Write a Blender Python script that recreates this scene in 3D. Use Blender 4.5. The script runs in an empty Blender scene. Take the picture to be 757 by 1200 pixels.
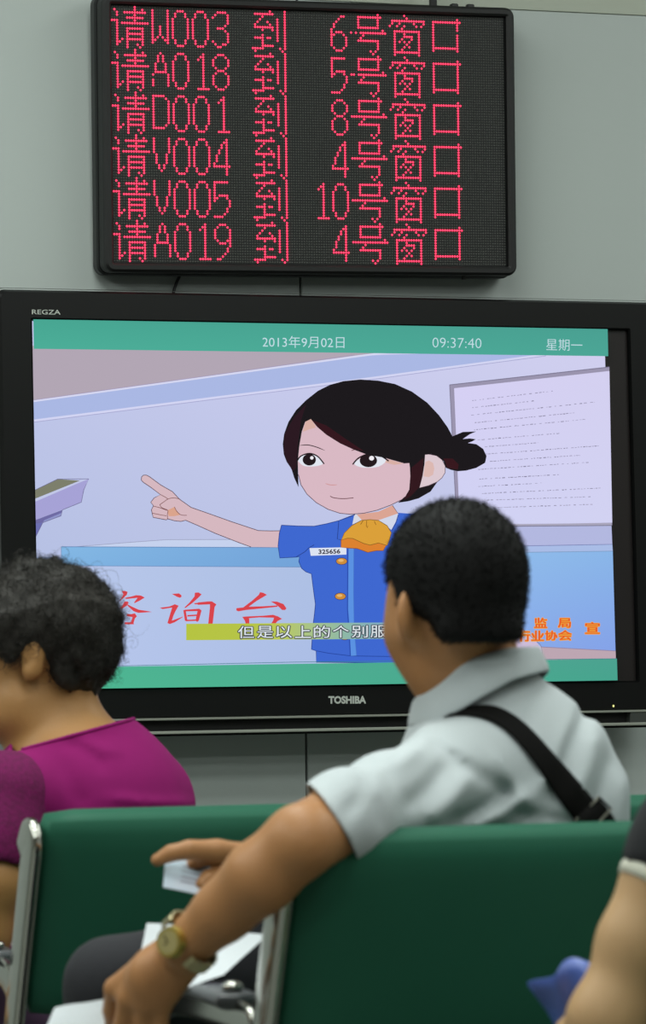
import bpy, bmesh, math, random
import numpy as np
from mathutils import Vector, Matrix
from mathutils.geometry import tessellate_polygon
random.seed(7); RNG = np.random.default_rng(11)
SC = bpy.context.scene; COL = SC.collection

# ------------------------------------------------------------------ camera
F_PX = 5070.0; YAW = math.radians(21.23); PITCH = math.radians(2.0); ROLL = math.radians(-0.73)
CAM = np.array([0.0, 0.0, 1.03])
_f = np.array([math.sin(YAW)*math.cos(PITCH), math.cos(YAW)*math.cos(PITCH), math.sin(PITCH)])
_r0 = np.array([math.cos(YAW), -math.sin(YAW), 0.0]); _u0 = np.cross(_r0, _f)
RT = _r0*math.cos(ROLL) + _u0*math.sin(ROLL); UP = -_r0*math.sin(ROLL) + _u0*math.cos(ROLL); FW = _f
cd = bpy.data.cameras.new('camera'); cam = bpy.data.objects.new('camera', cd); COL.objects.link(cam)
cam.matrix_world = Matrix(((RT[0], UP[0], -FW[0], CAM[0]), (RT[1], UP[1], -FW[1], CAM[1]), (RT[2], UP[2], -FW[2], CAM[2]), (0, 0, 0, 1)))
cd.sensor_fit = 'VERTICAL'; cd.sensor_height = 36.0; cd.lens = F_PX/1200*36.0
cd.clip_start = 0.1; cd.clip_end = 60
cd.dof.use_dof = True; cd.dof.focus_distance = 7.75; cd.dof.aperture_fstop = 9.0
SC.camera = cam
SC.view_settings.view_transform = 'Standard'; SC.view_settings.look = 'None'
SC.view_settings.exposure = 0.0; SC.view_settings.gamma = 1.0; SC.view_settings.use_curve_mapping = False

# ------------------------------------------------------------------ world and ceiling light
w = bpy.data.worlds.new('world'); SC.world = w; w.use_nodes = True
w.node_tree.nodes['Background'].inputs[0].default_value = (0.80, 0.90, 0.88, 1)
w.node_tree.nodes['Background'].inputs[1].default_value = 0.16
ROOM_X = (-3.0, 8.5); ROOM_Y = (-2.0, 7.33); ROOM_H = 3.1
LIGHTS = [(x, y) for y in (6.2, 5.3, 4.2, 3.0, 1.6) for x in (-0.6, 1.8, 4.2, 6.6)]  # lamps out of view; rows added to smooth the shadow under the television
LIGHT_POWER = {6.2: 11.0, 5.3: 16.0, 4.2: 12.0, 3.0: 9.0, 1.6: 17.0}
for lx, ly in LIGHTS:
    ld = bpy.data.lights.new('ceiling_tube_light', 'AREA'); ld.shape = 'RECTANGLE'; ld.size = 1.15; ld.size_y = 0.56
    ld.energy = LIGHT_POWER[ly]*{-0.6: 1.55, 1.8: 1.25, 4.2: .75, 6.6: .5}[lx]; ld.color = (0.93, 1.0, 0.95)
    lo = bpy.data.objects.new('ceiling_tube_light', ld); COL.objects.link(lo); lo.location = (lx, ly, ROOM_H-0.085)

# ------------------------------------------------------------------ helpers
def W(px, py, d):
    """point at depth d (metres along the view axis) behind photo pixel px, py"""
    return CAM + d*(FW + RT*(px-378.5)/F_PX - UP*(py-600.0)/F_PX)
def lin(h):
    if isinstance(h, str):
        h = h.lstrip('#'); c = [int(h[i:i+2], 16)/255 for i in (0, 2, 4)]
    else: c = [v/255 for v in h]
    return tuple(v/12.92 if v <= .04045 else ((v+.055)/1.055)**2.4 for v in c)
def mat(name, col, rough=.5, metal=0.0, amt=0.0, scale=20.0, bump=0.0, bscale=200.0, spec=.5, sss=0.0, col2=None, coat=0.0, sheen=0.0):
    m = bpy.data.materials.new(name); m.use_nodes = True; nt = m.node_tree; b = nt.nodes['Principled BSDF']
    c = lin(col); b.inputs['Base Color'].default_value = (*c, 1); b.inputs['Roughness'].default_value = rough
    b.inputs['Metallic'].default_value = metal; b.inputs['Specular IOR Level'].default_value = spec
    if sss: b.inputs['Subsurface Weight'].default_value = sss; b.inputs['Subsurface Scale'].default_value = .008; b.inputs['Subsurface Radius'].default_value = (1, .4, .2)
    if coat: b.inputs['Coat Weight'].default_value = coat
    if sheen: b.inputs['Sheen Weight'].default_value = sheen
    tc = nt.nodes.new('ShaderNodeTexCoord')
    if amt or col2:
        n = nt.nodes.new('ShaderNodeTexNoise'); n.inputs['Scale'].default_value = scale; n.inputs['Detail'].default_value = 5
        nt.links.new(tc.outputs['Object'], n.inputs['Vector'])
        mx = nt.nodes.new('ShaderNodeMix'); mx.data_type = 'RGBA'
        c2 = lin(col2) if col2 else tuple(v*(1-amt) for v in c); c1 = c if col2 else tuple(min(1, v*(1+amt)) for v in c)
        mx.inputs[6].default_value = (*c1, 1); mx.inputs[7].default_value = (*c2, 1)
        nt.links.new(n.outputs['Fac'], mx.inputs[0]); nt.links.new(mx.outputs[2], b.inputs['Base Color'])
    if bump:
        n2 = nt.nodes.new('ShaderNodeTexNoise'); n2.inputs['Scale'].default_value = bscale; n2.inputs['Detail'].default_value = 3
        nt.links.new(tc.outputs['Object'], n2.inputs['Vector'])
        bp = nt.nodes.new('ShaderNodeBump'); bp.inputs['Strength'].default_value = bump; bp.inputs['Distance'].default_value = .002
        nt.links.new(n2.outputs['Fac'], bp.inputs['Height']); nt.links.new(bp.outputs['Normal'], b.inputs['Normal'])
    return m
def link_mesh(name, me, m=None, parent=None, kind=None):
    o = bpy.data.objects.new(name, me); COL.objects.link(o)
    if m is not None:
        for mm in (m if isinstance(m, (list, tuple)) else [m]): me.materials.append(mm)
    if parent is not None: o.parent = parent
    if kind: o['kind'] = kind
    return o
def obj(name, bm, m=None, parent=None, kind=None, smooth=False):
    me = bpy.data.meshes.new(name); bm.normal_update(); bm.to_mesh(me); bm.free()
    if smooth:
        me.shade_smooth() if hasattr(me, 'shade_smooth') else None
    return link_mesh(name, me, m, parent, kind)
def empty(name, loc=(0, 0, 0), rz=0, label=None, cat=None, group=None):
    o = bpy.data.objects.new(name, None); COL.objects.link(o); o.location = loc; o.rotation_euler = (0, 0, rz); o.empty_display_size = .1
    if label: o['label'] = label
    if cat: o['category'] = cat
    if group: o['group'] = group
    return o
def tag(o, label, cat, group=None):
    o['label'] = label; o['category'] = cat
    if group: o['group'] = group
    return o
def box(bm, lo, hi, bev=0.0, seg=2, mi=0):
    x0, y0, z0 = lo; x1, y1, z1 = hi
    b = bmesh.new()
    bmesh.ops.create_cube(b, size=1.0)
    for v in b.verts: v.co = Vector(((x0+x1)/2+v.co.x*(x1-x0), (y0+y1)/2+v.co.y*(y1-y0), (z0+z1)/2+v.co.z*(z1-z0)))
    if bev: bmesh.ops.bevel(b, geom=b.edges[:]+b.verts[:], offset=bev, segments=seg, profile=.5, affect='EDGES')
    me = bpy.data.meshes.new('t'); b.to_mesh(me); b.free()
    n = len(bm.faces); bm.from_mesh(me); bpy.data.meshes.remove(me)
    bm.faces.ensure_lookup_table()
    for f in bm.faces[n:]: f.material_index = mi
    return bm
def tube(bm, pts, r, n=10, flat=None, up=Vector((0, 0, 1)), caps=True):
    """swept tube; flat=(half width a, half thickness b) gives a rounded flat bar"""
    pts = [Vector(p) for p in pts]; rings = []
    rr = r if isinstance(r, (list, tuple)) else [r]*len(pts)
    for i, p in enumerate(pts):
        t = (pts[min(i+1, len(pts)-1)]-pts[max(i-1, 0)]).normalized()
        s = t.cross(up)
        if s.length < 1e-4: s = t.cross(Vector((1, 0, 0)))
        s.normalize(); u = s.cross(t).normalized(); ring = []
        for k in range(n):
            a = 2*math.pi*k/n; c, q = math.cos(a), math.sin(a)
            if flat:
                e = .45; c = math.copysign(abs(c)**e, c); q = math.copysign(abs(q)**e, q)
                ring.append(bm.verts.new(p+s*c*flat[0]+u*q*flat[1]))
            else: ring.append(bm.verts.new(p+(s*c+u*q)*rr[i]))
        rings.append(ring)
    for a, b in zip(rings, rings[1:]):
        for k in range(n): bm.faces.new((a[k], a[(k+1) % n], b[(k+1) % n], b[k]))
    if caps: bm.faces.new(rings[0][::-1]); bm.faces.new(rings[-1])
    return bm
def spline(pts, n=8, closed=False):
    P = [np.array(p, float) for p in pts]; out = []; N = len(P)
    for i in range(N if closed else N-1):
        if closed: a, b, c, d = P[(i-1) % N], P[i], P[(i+1) % N], P[(i+2) % N]
        else: a, b, c, d = P[max(i-1, 0)], P[i], P[i+1], P[min(i+2, N-1)]
        for k in range(n):
            t = k/n; out.append(.5*((2*b)+(-a+c)*t+(2*a-5*b+4*c-d)*t*t+(-a+3*b-3*c+d)*t**3))
    if not closed: out.append(P[-1])
    return out
# ------------------------------------------------------------------ room
M_WALL = mat('wall_paint', '#adb4b1', .5, amt=.02, scale=3, bump=.05, bscale=60)
M_WALLTOP = mat('wall_upper_paint', '#a9aea0', .5, amt=.02, scale=3)
M_JOINT = mat('dark_joint', '#141614', .8)
M_CEIL = mat('ceiling_tile', '#c9ccc6', .9, amt=.03, scale=30)
M_FLOOR = mat('floor_tile', '#6d706b', .35, amt=.06, scale=5)
M_SIDE = mat('side_wall_paint', '#9a9c96', .8, amt=.02)
X0, X1 = ROOM_X; Y0, Y1 = ROOM_Y
b = bmesh.new(); box(b, (X0-.1, Y0-.1, -.1), (X1+.1, Y1+.2, -.004)); floor = obj('floor', b, M_JOINT, kind='structure')
fl_mesh = None
for i in range(int((X1-X0)/.8)+1):
    for j in range(int((Y1-Y0)/.8)+1):
        if fl_mesh is None:
            b = bmesh.new(); box(b, (0.003, 0.003, -.02), (.797, .797, 0), bev=.002, seg=1); o = obj('floor_tile', b, M_FLOOR, floor); fl_mesh = o.data
        else: o = bpy.data.objects.new('floor_tile', fl_mesh); COL.objects.link(o); o.parent = floor
        o.location = (X0+i*.8, Y0+j*.8, 0)
b = bmesh.new(); box(b, (X0-.1, Y0-.1, ROOM_H), (X1+.1, Y1+.2, ROOM_H+.1)); obj('ceiling', b, M_CEIL, kind='structure')
b = bmesh.new(); box(b, (X0-.1, Y0-.1, 0), (X0, Y1+.2, ROOM_H)); obj('wall_left', b, M_SIDE, kind='structure')
b = bmesh.new(); box(b, (X1, Y0-.1, 0), (X1+.1, Y1+.2, ROOM_H)); obj('wall_right', b, M_SIDE, kind='structure')
b = bmesh.new(); box(b, (X0, Y0-.1, 0), (X1, Y0, ROOM_H)); obj('wall_back', b, M_SIDE, kind='structure')
b = bmesh.new(); box(b, (X0, Y1+.012, 0), (X1, Y1+.15, ROOM_H)); wall = obj('wall_front', b, M_JOINT, kind='structure')
def ray_y(px, py, y):
    d = FW + RT*(px-378.5)/F_PX - UP*(py-600.0)/F_PX
    return CAM + d*((y-CAM[1])/d[1])
seam_x = float(ray_y(356, 620, Y1)[0]); seam_z = float(ray_y(680, 14.5, Y1)[2]); step_x = float(ray_y(481, 4, Y1)[0])
PW = 1.22; k0 = int(math.floor((X0-seam_x)/PW)); k1 = int(math.ceil((X1-seam_x)/PW))
for k in range(k0, k1):
    xa = max(seam_x+k*PW+.0022, X0); xb = min(seam_x+(k+1)*PW-.0022, X1)
    if xb-xa < .05: continue
    zt = seam_z if k >= 0 else ROOM_H
    b = bmesh.new(); box(b, (xa, Y1, .10), (xb, Y1+.02, zt-.0012), bev=.0015, seg=1); obj('wall_panel', b, M_WALL, wall)
    if k >= 0:
        b = bmesh.new(); box(b, (xa-.0015, Y1+.001, zt), (xb+.0015, Y1+.021, ROOM_H), bev=.001, seg=1); obj('wall_panel', b, M_WALLTOP, wall)
b = bmesh.new(); box(b, (X0, Y1-.012, 0), (X1, Y1+.012, .10), bev=.003); obj('baseboard_front', b, mat('baseboard_dark', '#3a3c3a', .5), kind='structure')
# ceiling light fittings
M_FIT = mat('light_housing', '#d8dad6', .5)
M_DIFF = bpy.data.materials.new('light_diffuser'); M_DIFF.use_nodes = True
_b = M_DIFF.node_tree.nodes['Principled BSDF']; _b.inputs['Base Color'].default_value = (.8, .8, .8, 1)
_b.inputs['Emission Color'].default_value = (.93, 1, .95, 1); _b.inputs['Emission Strength'].default_value = 1.2
first = None
for i, (lx, ly) in enumerate(LIGHTS):
    r = empty('ceiling_light', (lx, ly, ROOM_H), label='unseen white ceiling light, ' + ('first', 'second', 'third', 'fourth')[i % 4] + ' from left in the row ' + ('by the television wall', 'in front of the far seats', 'over the near seats', 'behind the near seats', 'behind the camera')[i//4], cat='light', group='ceiling lights over the hall')
    if first is None:
        b = bmesh.new(); box(b, (-.62, -.31, -.07), (.62, .31, 0), bev=.006); h = obj('housing', b, M_FIT, r)
        b = bmesh.new(); box(b, (-.59, -.285, -.076), (.59, .285, -.069), bev=.002, seg=1); q = obj('diffuser', b, M_DIFF, r); first = (h.data, q.data)
    else:
        for nm, me in zip(('housing', 'diffuser'), first):
            c = bpy.data.objects.new(nm, me); COL.objects.link(c); c.parent = r

# ------------------------------------------------------------------ LED queue board
def frame_matrix(c, tilt, rb):
    """local axes x right, z up, y into the wall; same convention as the camera fit"""
    M = Matrix.Rotation(-tilt*-1, 4, 'X') if False else Matrix()
    ct, st = math.cos(tilt), math.sin(tilt); cr, sr = math.cos(rb), math.sin(rb)
    ex = Vector((cr, sr*st, -sr*ct)); ez = Vector((sr, -cr*st, cr*ct)); ey = ez.cross(ex)
    m = Matrix((ex, ey, ez)).transposed().to_4x4(); m.translation = Vector(c); return m
BM = frame_matrix((2.808, 7.259, 1.978), math.radians(2.07), math.radians(-.70))
board = empty('led_display_board', label='black wall-hung LED board showing red queue numbers above the television', cat='display board')
board.matrix_world = BM
M_BLK = mat('black_board_plastic', '#101010', .55, bump=.1, bscale=400)
M_BLKR = mat('black_satin_edge', '#171818', .45)
def rr_loop(x0, x1, z0, z1, r, n=6):
    out = []
    for cx, cz, a0 in ((x1-r, z1-r, 0), (x0+r, z1-r, 90), (x0+r, z0+r, 180), (x1-r, z0+r, 270)):
        for k in range(n+1):
            a = math.radians(a0+90*k/n); out.append((cx+r*math.cos(a), cz+r*math.sin(a)))
    return out
def ring_frame(bm, loops):
    """loops: list of (list of (x, z), y); consecutive loops are bridged"""
    R = [[bm.verts.new((x, y, z)) for x, z in L] for L, y in loops]
    for a, c in zip(R, R[1:]):
        n = len(a)
        for k in range(n): bm.faces.new((a[k], a[(k+1) % n], c[(k+1) % n], c[k]))
    return R
hw, hh = .38, .228
L = lambda e, r: rr_loop(-hw-e, hw+e, -hh-e, hh+e, r)
b = bmesh.new()
R = ring_frame(b, [(L(.002, .002), .004), (L(.002, .002), -.006), (L(.006, .005), -.010), (L(.013, .012), -.010), (L(.0175, .017), -.006), (L(.0185, .018), 0), (L(.0185, .018), .022)])
obj('front_frame', b, M_BLK, board)
b = bmesh.new(); ring_frame(b, [(L(.0165, .016), .018), (L(.0125, .014), .022), (L(.0125, .014), .03)]); obj('frame_groove', b, M_JOINT, board)
b = bmesh.new(); R = ring_frame(b, [(L(.010, .014), .027), (L(.0195, .018), .027), (L(.0215, .018), .031), (L(.0215, .018), .050), (L(.018, .016), .054)]); b.faces.new(R[-1]); obj('back_case', b, M_BLKR, board)
b = bmesh.new(); box(b, (-hw-.001, .001, -hh-.001), (hw+.001, .02, hh+.001)); obj('dot_panel', b, mat('led_panel_black', '#0f1010', .6), board)
G = {}
def glyph(ch, rows):
    s = set()
    for r, cs in rows.items():
        for c in cs: s.add((r, c))
    G[ch] = s
def rg(a, b_): return list(range(a, b_+1))
def fill(d, a, b_, cols):
    for r in range(a, b_+1): d[r] = sorted(set(d.get(r, []))|set(cols))
    return d
glyph('请', {0: [9], 1: [1, 9, 12], 2: [2]+rg(5, 13), 3: [2, 9], 4: rg(6, 12), 5: [0, 1, 2, 9], 6: [2]+rg(4, 14), 7: [2], 8: [2]+rg(6, 12), 9: [2, 6, 12], 10: [2]+rg(6, 12), 11: [2, 6, 12], 12: [2, 4]+rg(6, 12), 13: [2, 3, 6, 12], 14: [2, 6, 10, 12], 15: [6, 11]})
glyph('到', {0: [7, 13], 1: rg(1, 8)+[13], 2: [4, 13], 3: [3, 10, 13], 4: [2, 6, 10, 13], 5: [1, 7, 10, 13], 6: rg(1, 8)+[10, 13], 7: [4, 8, 10, 13], 8: [10, 13], 9: [4, 10, 13], 10: [1, 2, 3, 4, 6, 7, 10, 13], 11: [4, 10, 13], 12: [4, 13], 13: rg(4, 8)+[13], 14: [0, 1, 2, 3, 4, 11, 13], 15: [1, 12]})
glyph('号', {0: [11], 1: rg(3, 12), 2: [3, 11], 3: [3, 11], 4: [3, 11], 5: rg(3, 11), 6: [13], 7: rg(0, 14), 8: [5], 9: [4], 10: rg(3, 11), 11: [11], 12: [11], 13: [11], 14: [8, 10], 15: [9]})
glyph('窗', {0: [6], 1: [7], 2: rg(1, 14), 3: [1, 4, 10, 14], 4: [0, 3, 6, 11, 13], 5: [5], 6: rg(2, 12), 7: [2, 6, 12], 8: [2, 6, 7, 8, 9, 12], 9: [2, 5, 9, 12], 10: [2, 4, 6, 8, 12], 11: [2, 7, 12], 12: [2, 6, 8, 12], 13: [2, 5, 12], 14: rg(2, 12), 15: [2, 12]})
d = {1: [12], 2: rg(2, 13), 12: rg(2, 12), 13: [2, 12]}; glyph('口', fill(d, 3, 11, [2, 12]))
d = {1: [2, 3, 4], 2: [1, 5], 3: [1, 5], 12: [1, 5], 13: [1, 5], 14: [2, 3, 4]}; glyph('0', fill(d, 4, 11, [0, 6]))
d = {1: [4], 2: [3, 4], 3: [2, 4], 14: rg(2, 6)}; glyph('1', fill(d, 4, 13, [4]))
glyph('3', {1: rg(2, 5), 2: [1, 6], 3: [0, 6], 4: [6], 5: [6], 6: [5], 7: [2, 3, 4], 8: [5], 9: [6], 10: [6], 11: [6], 12: [0, 6], 13: [1, 4, 5], 14: [2, 3]})
glyph('4', {1: [5], 2: [4, 5], 3: [3, 5], 4: [3, 5], 5: [2, 5], 6: [2, 5], 7: [1, 5], 8: [1, 5], 9: [1, 5], 10: [0, 5], 11: rg(0, 6), 12: [5], 13: [5], 14: [5]})
glyph('5', {1: rg(0, 5), 2: [0], 3: [0], 4: [0], 5: [0], 6: [0, 2, 3, 4, 5], 7: [0, 1, 5], 8: [0, 6], 9: [6], 10: [6], 11: [5], 12: [5], 13: [4], 14: rg(0, 3)})
glyph('6', {1: [4, 5], 2: [3], 3: [2], 4: [1], 5: [1], 6: [0], 7: [0, 2, 3, 4], 8: [0, 1, 5], 9: [0, 6], 10: [0, 6], 11: [0, 6], 12: [0, 6], 13: [1, 5], 14: [2, 3, 4]})
glyph('8', {1: [2, 3, 4], 2: [1, 5], 3: [0, 6], 4: [0, 6], 5: [0, 6], 6: [1, 5], 7: [2, 3, 4], 8: [1, 5], 9: [0, 6], 10: [0, 6], 11: [0, 6], 12: [0, 6], 13: [1, 5], 14: [2, 3, 4]})
glyph('9', {1: [2, 3, 4], 2: [1, 5], 3: [0, 6], 4: [0, 6], 5: [0, 6], 6: [0, 6], 7: [1, 5, 6], 8: [2, 3, 4, 6], 9: [6], 10: [5], 11: [5], 12: [4], 13: [3], 14: [1, 2]})
d = {11: [0, 2, 4, 6], 12: [0, 1, 5, 6], 13: [0, 6]}; fill(d, 1, 10, [0, 6]); glyph('W', fill(d, 7, 10, [3]))
d = {1: [3]}; fill(d, 2, 4, [2, 4]); fill(d, 5, 7, [1, 5]); d[8] = rg(1, 5); glyph('A', fill(d, 9, 13, [0, 6]))
d = {1: rg(0, 4), 2: [0, 5], 12: [0, 5], 13: rg(0, 4)}; glyph('D', fill(d, 3, 11, [0, 6]))
d = {13: [3], 11: [2, 4], 12: [2, 4]}; fill(d, 1, 6, [0, 6]); glyph('V', fill(d, 7, 10, [1, 5]))
LIT = set()
def put(ch, line, c0):
    for r, c in G[ch]: LIT.add((line*16+r, c0+c))
for li, (code, num) in enumerate((('W003', '6'), ('A018', '5'), ('D001', '8'), ('V004', '4'), ('V005', '10'), ('A019', '4'))):
    put('请', li, 0)
    for k, ch in enumerate(code): put(ch, li, 16+8*k)
    put('到', li, 56)
    for k, ch in enumerate(reversed(num)): put(ch, li, 88-8*k)
    put('号', li, 96); put('窗', li, 112); put('口', li, 128)
LIT.discard((23, 98)); LIT.discard((7, 97)); LIT.discard((7, 99)); LIT.discard((6, 140)); LIT.discard((26, 16))
PIT = .00475; off_v = []; off_f = []; lit_v = []; lit_f = []
for r in range(96):
    for c in range(160):
        x = -hw+PIT*(c+.5); z = hh-PIT*(r+.5); on = (r, c) in LIT
        V, Fc = (lit_v, lit_f) if on else (off_v, off_f); rad = .0021 if on else .0017; n = 6; s = len(V)
        for k in range(n):
            a = math.pi*2*k/n; V.append((x+rad*math.cos(a), .001, z+rad*math.sin(a)))
        V.append((x, -.0009, z))
        for k in range(n): Fc.append((s+k, s+(k+1) % n, s+n))
me = bpy.data.meshes.new('unlit_dots'); me.from_pydata(off_v, [], off_f); link_mesh('unlit_dots', me, mat('unlit_led', '#4c4d49', .6), board, 'stuff')
M_LED = bpy.data.materials.new('lit_led_red'); M_LED.use_nodes = True; q = M_LED.node_tree.nodes['Principled BSDF']
q.inputs['Base Color'].default_value = (.5, .02, .05, 1); q.inputs['Emission Color'].default_value = (1.0, .035, .105, 1); q.inputs['Emission Strength'].default_value = 1.9
me = bpy.data.meshes.new('lit_dots'); me.from_pydata(lit_v, [], lit_f); link_mesh('lit_dots', me, M_LED, board, 'stuff')
# hanger rod, two clamp knobs on the top edge and screws below
b = bmesh.new(); box(b, (.247, .028, hh+.014), (.259, .036, hh+.55)); obj('hanger_rod', b, M_BLK, board)
for xk in (.288, .320):
    b = bmesh.new(); box(b, (xk-.0085, .006, hh+.014), (xk+.0055, .02, hh+.0245), bev=.003); obj('clamp_knob', b, M_BLKR, board)
b = bmesh.new(); bmesh.ops.create_cone(b, cap_ends=True, segments=12, radius1=.004, radius2=.004, depth=.008, matrix=Matrix.Translation((.30, .012, -hh-.021))); obj('screw', b, M_BLKR, board)
# power cable dropping behind the television
inv = BM.inverted()
pc = [Vector(ray_y(x, y, Y1-dy)) for x, y, dy in ((213, 300, .012), (211, 321, .012), (207, 331, .012), (203, 345, .012), (200, 372, .012), (205, 420, .015))]
b = bmesh.new(); tube(b, spline([tuple(p) for p in pc], 5), .0028, 8); tag(obj('power_cable', b, mat('cable_black', '#0b0b0b', .5), smooth=True), 'short black cable running down the wall from the LED board to behind the television', 'cable')
# ------------------------------------------------------------------ television
TM = frame_matrix((2.843, 7.228, 1.314), math.radians(-1.52), 0.0)
tv = empty('television', label='large black flat-panel television on the wall showing a cartoon clerk pointing', cat='television')
tv.matrix_world = TM
TI = np.array(TM.inverted()); TMn = np.array(TM)
_o = TI[:3, :3] @ CAM + TI[:3, 3]
def scr(px, py):
    """photo pixel -> (x, z) on the television's screen plane"""
    dv = TI[:3, :3] @ (FW + RT*(px-378.5)/F_PX - UP*(py-600.0)/F_PX); t = -_o[1]/dv[1]; p = _o+dv*t
    return p[0], p[2]
sw, sh = .576, .324
M_BEZ = mat('piano_black_bezel', '#0e0e0e', .3, spec=.35)
M_TRIM = mat('silver_trim', '#9fa298', .4, metal=.35)
zt = scr(378, 347)[1]; zb = scr(378, 838)[1]
E1 = .062
b = bmesh.new()
Lp = lambda ex, zt_, zb_, r: rr_loop(-sw-ex, sw+ex, zb_, zt_, r)
ring_frame(b, [(Lp(0, sh, -sh, .001), .003), (Lp(0, sh, -sh, .001), -.006), (Lp(.003, sh+.003, -sh-.003, .003), -.008), (Lp(E1-.006, zt-.004, zb+.002, .01), -.008), (Lp(E1, zt, zb, .012), -.002), (Lp(E1, zt, zb, .012), .03)])
b.faces.ensure_lookup_table()
for i, f in enumerate(b.faces): f.material_index = 1 if i < 60 and f.calc_center_median().y > -.0075 and abs(f.calc_center_median().x) < sw+.002 and abs(f.calc_center_median().z) < sh+.002 else 0
bez = obj('bezel', b, [M_BEZ, mat('matte_black_lip', '#0a0a0a', .95, spec=.05)], tv)
b = bmesh.new(); ring_frame(b, [(Lp(E1+.0005, zt+.0025, zb, .012), .0), (Lp(E1+.001, zt+.004, zb, .012), .004), (Lp(E1+.001, zt+.004, zb, .012), .012)]); obj('edge_trim', b, mat('dark_grey_trim', '#4a4b49', .35, metal=.4), tv)
b = bmesh.new(); box(b, (-sw-E1+.01, .02, zb-.02), (sw+E1-.01, .075, zt-.005), bev=.01); obj('back_shell', b, M_BLK, tv)
z1 = scr(378, 841)[1]; z2 = scr(378, 853.5)[1]; z3 = scr(378, 857)[1]
b = bmesh.new(); box(b, (-sw-E1, -.006, z1), (sw+E1, .03, zb), bev=.001, seg=1); obj('silver_strip', b, M_TRIM, tv)
b = bmesh.new(); box(b, (-sw-E1+.005, .012, z2-.001), (sw+E1-.005, .04, z1+.001)); obj('speaker_slot', b, mat('slot_black', '#060606', .8), tv)
b = bmesh.new(); box(b, (-sw-E1, -.006, z3), (sw+E1, .03, z2), bev=.001, seg=1); obj('silver_strip', b, M_TRIM, tv)
b = bmesh.new(); box(b, (-sw-E1+.01, .004, z3-.0035), (sw+E1-.01, .04, z3)); obj('underside_shadow_strip', b, mat('shadow_black', '#050505', .9), tv)  # thin shadow below the lower trim, built as a black strip
xs = scr(738, 840)[0]
b = bmesh.new(); v = [b.verts.new(p) for p in ((xs, -.004, z1), (sw+E1, -.004, z1), (sw+E1, -.004, z2), (xs-.002, -.004, z2), (xs, .012, z1), (sw+E1, .012, z1), (sw+E1, .012, z2), (xs-.002, .012, z2))]
for f in ((0, 1, 2, 3), (7, 6, 5, 4), (0, 3, 7, 4), (1, 5, 6, 2), (0, 4, 5, 1), (3, 2, 6, 7)): b.faces.new([v[i] for i in f])
obj('end_cap', b, mat('grey_end_cap', '#4c4f4c', .4, metal=.5), tv)
x, z = scr(716.5, 827.5)
M_PW = bpy.data.materials.new('power_lamp'); M_PW.use_nodes = True; q = M_PW.node_tree.nodes['Principled BSDF']; q.inputs['Emission Color'].default_value = (.8, .8, .03, 1); q.inputs['Emission Strength'].default_value = 1.2
b = bmesh.new(); box(b, (x-.0011, -.0095, z-.002), (x+.0011, -.007, z+.002)); obj('power_lamp', b, M_PW, tv)
for sx in (-.25, .25):
    b = bmesh.new(); box(b, (sx-.03, .07, -.25), (sx+.03, .086, .25)); obj('wall_bracket', b, M_BLKR, tv)
b = bmesh.new(); box(b, (-sw, .0012, -sh), (sw, .006, sh)); screen = obj('screen', b, mat('unlit_screen_glass', '#221d1d', .3), tv)
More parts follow.
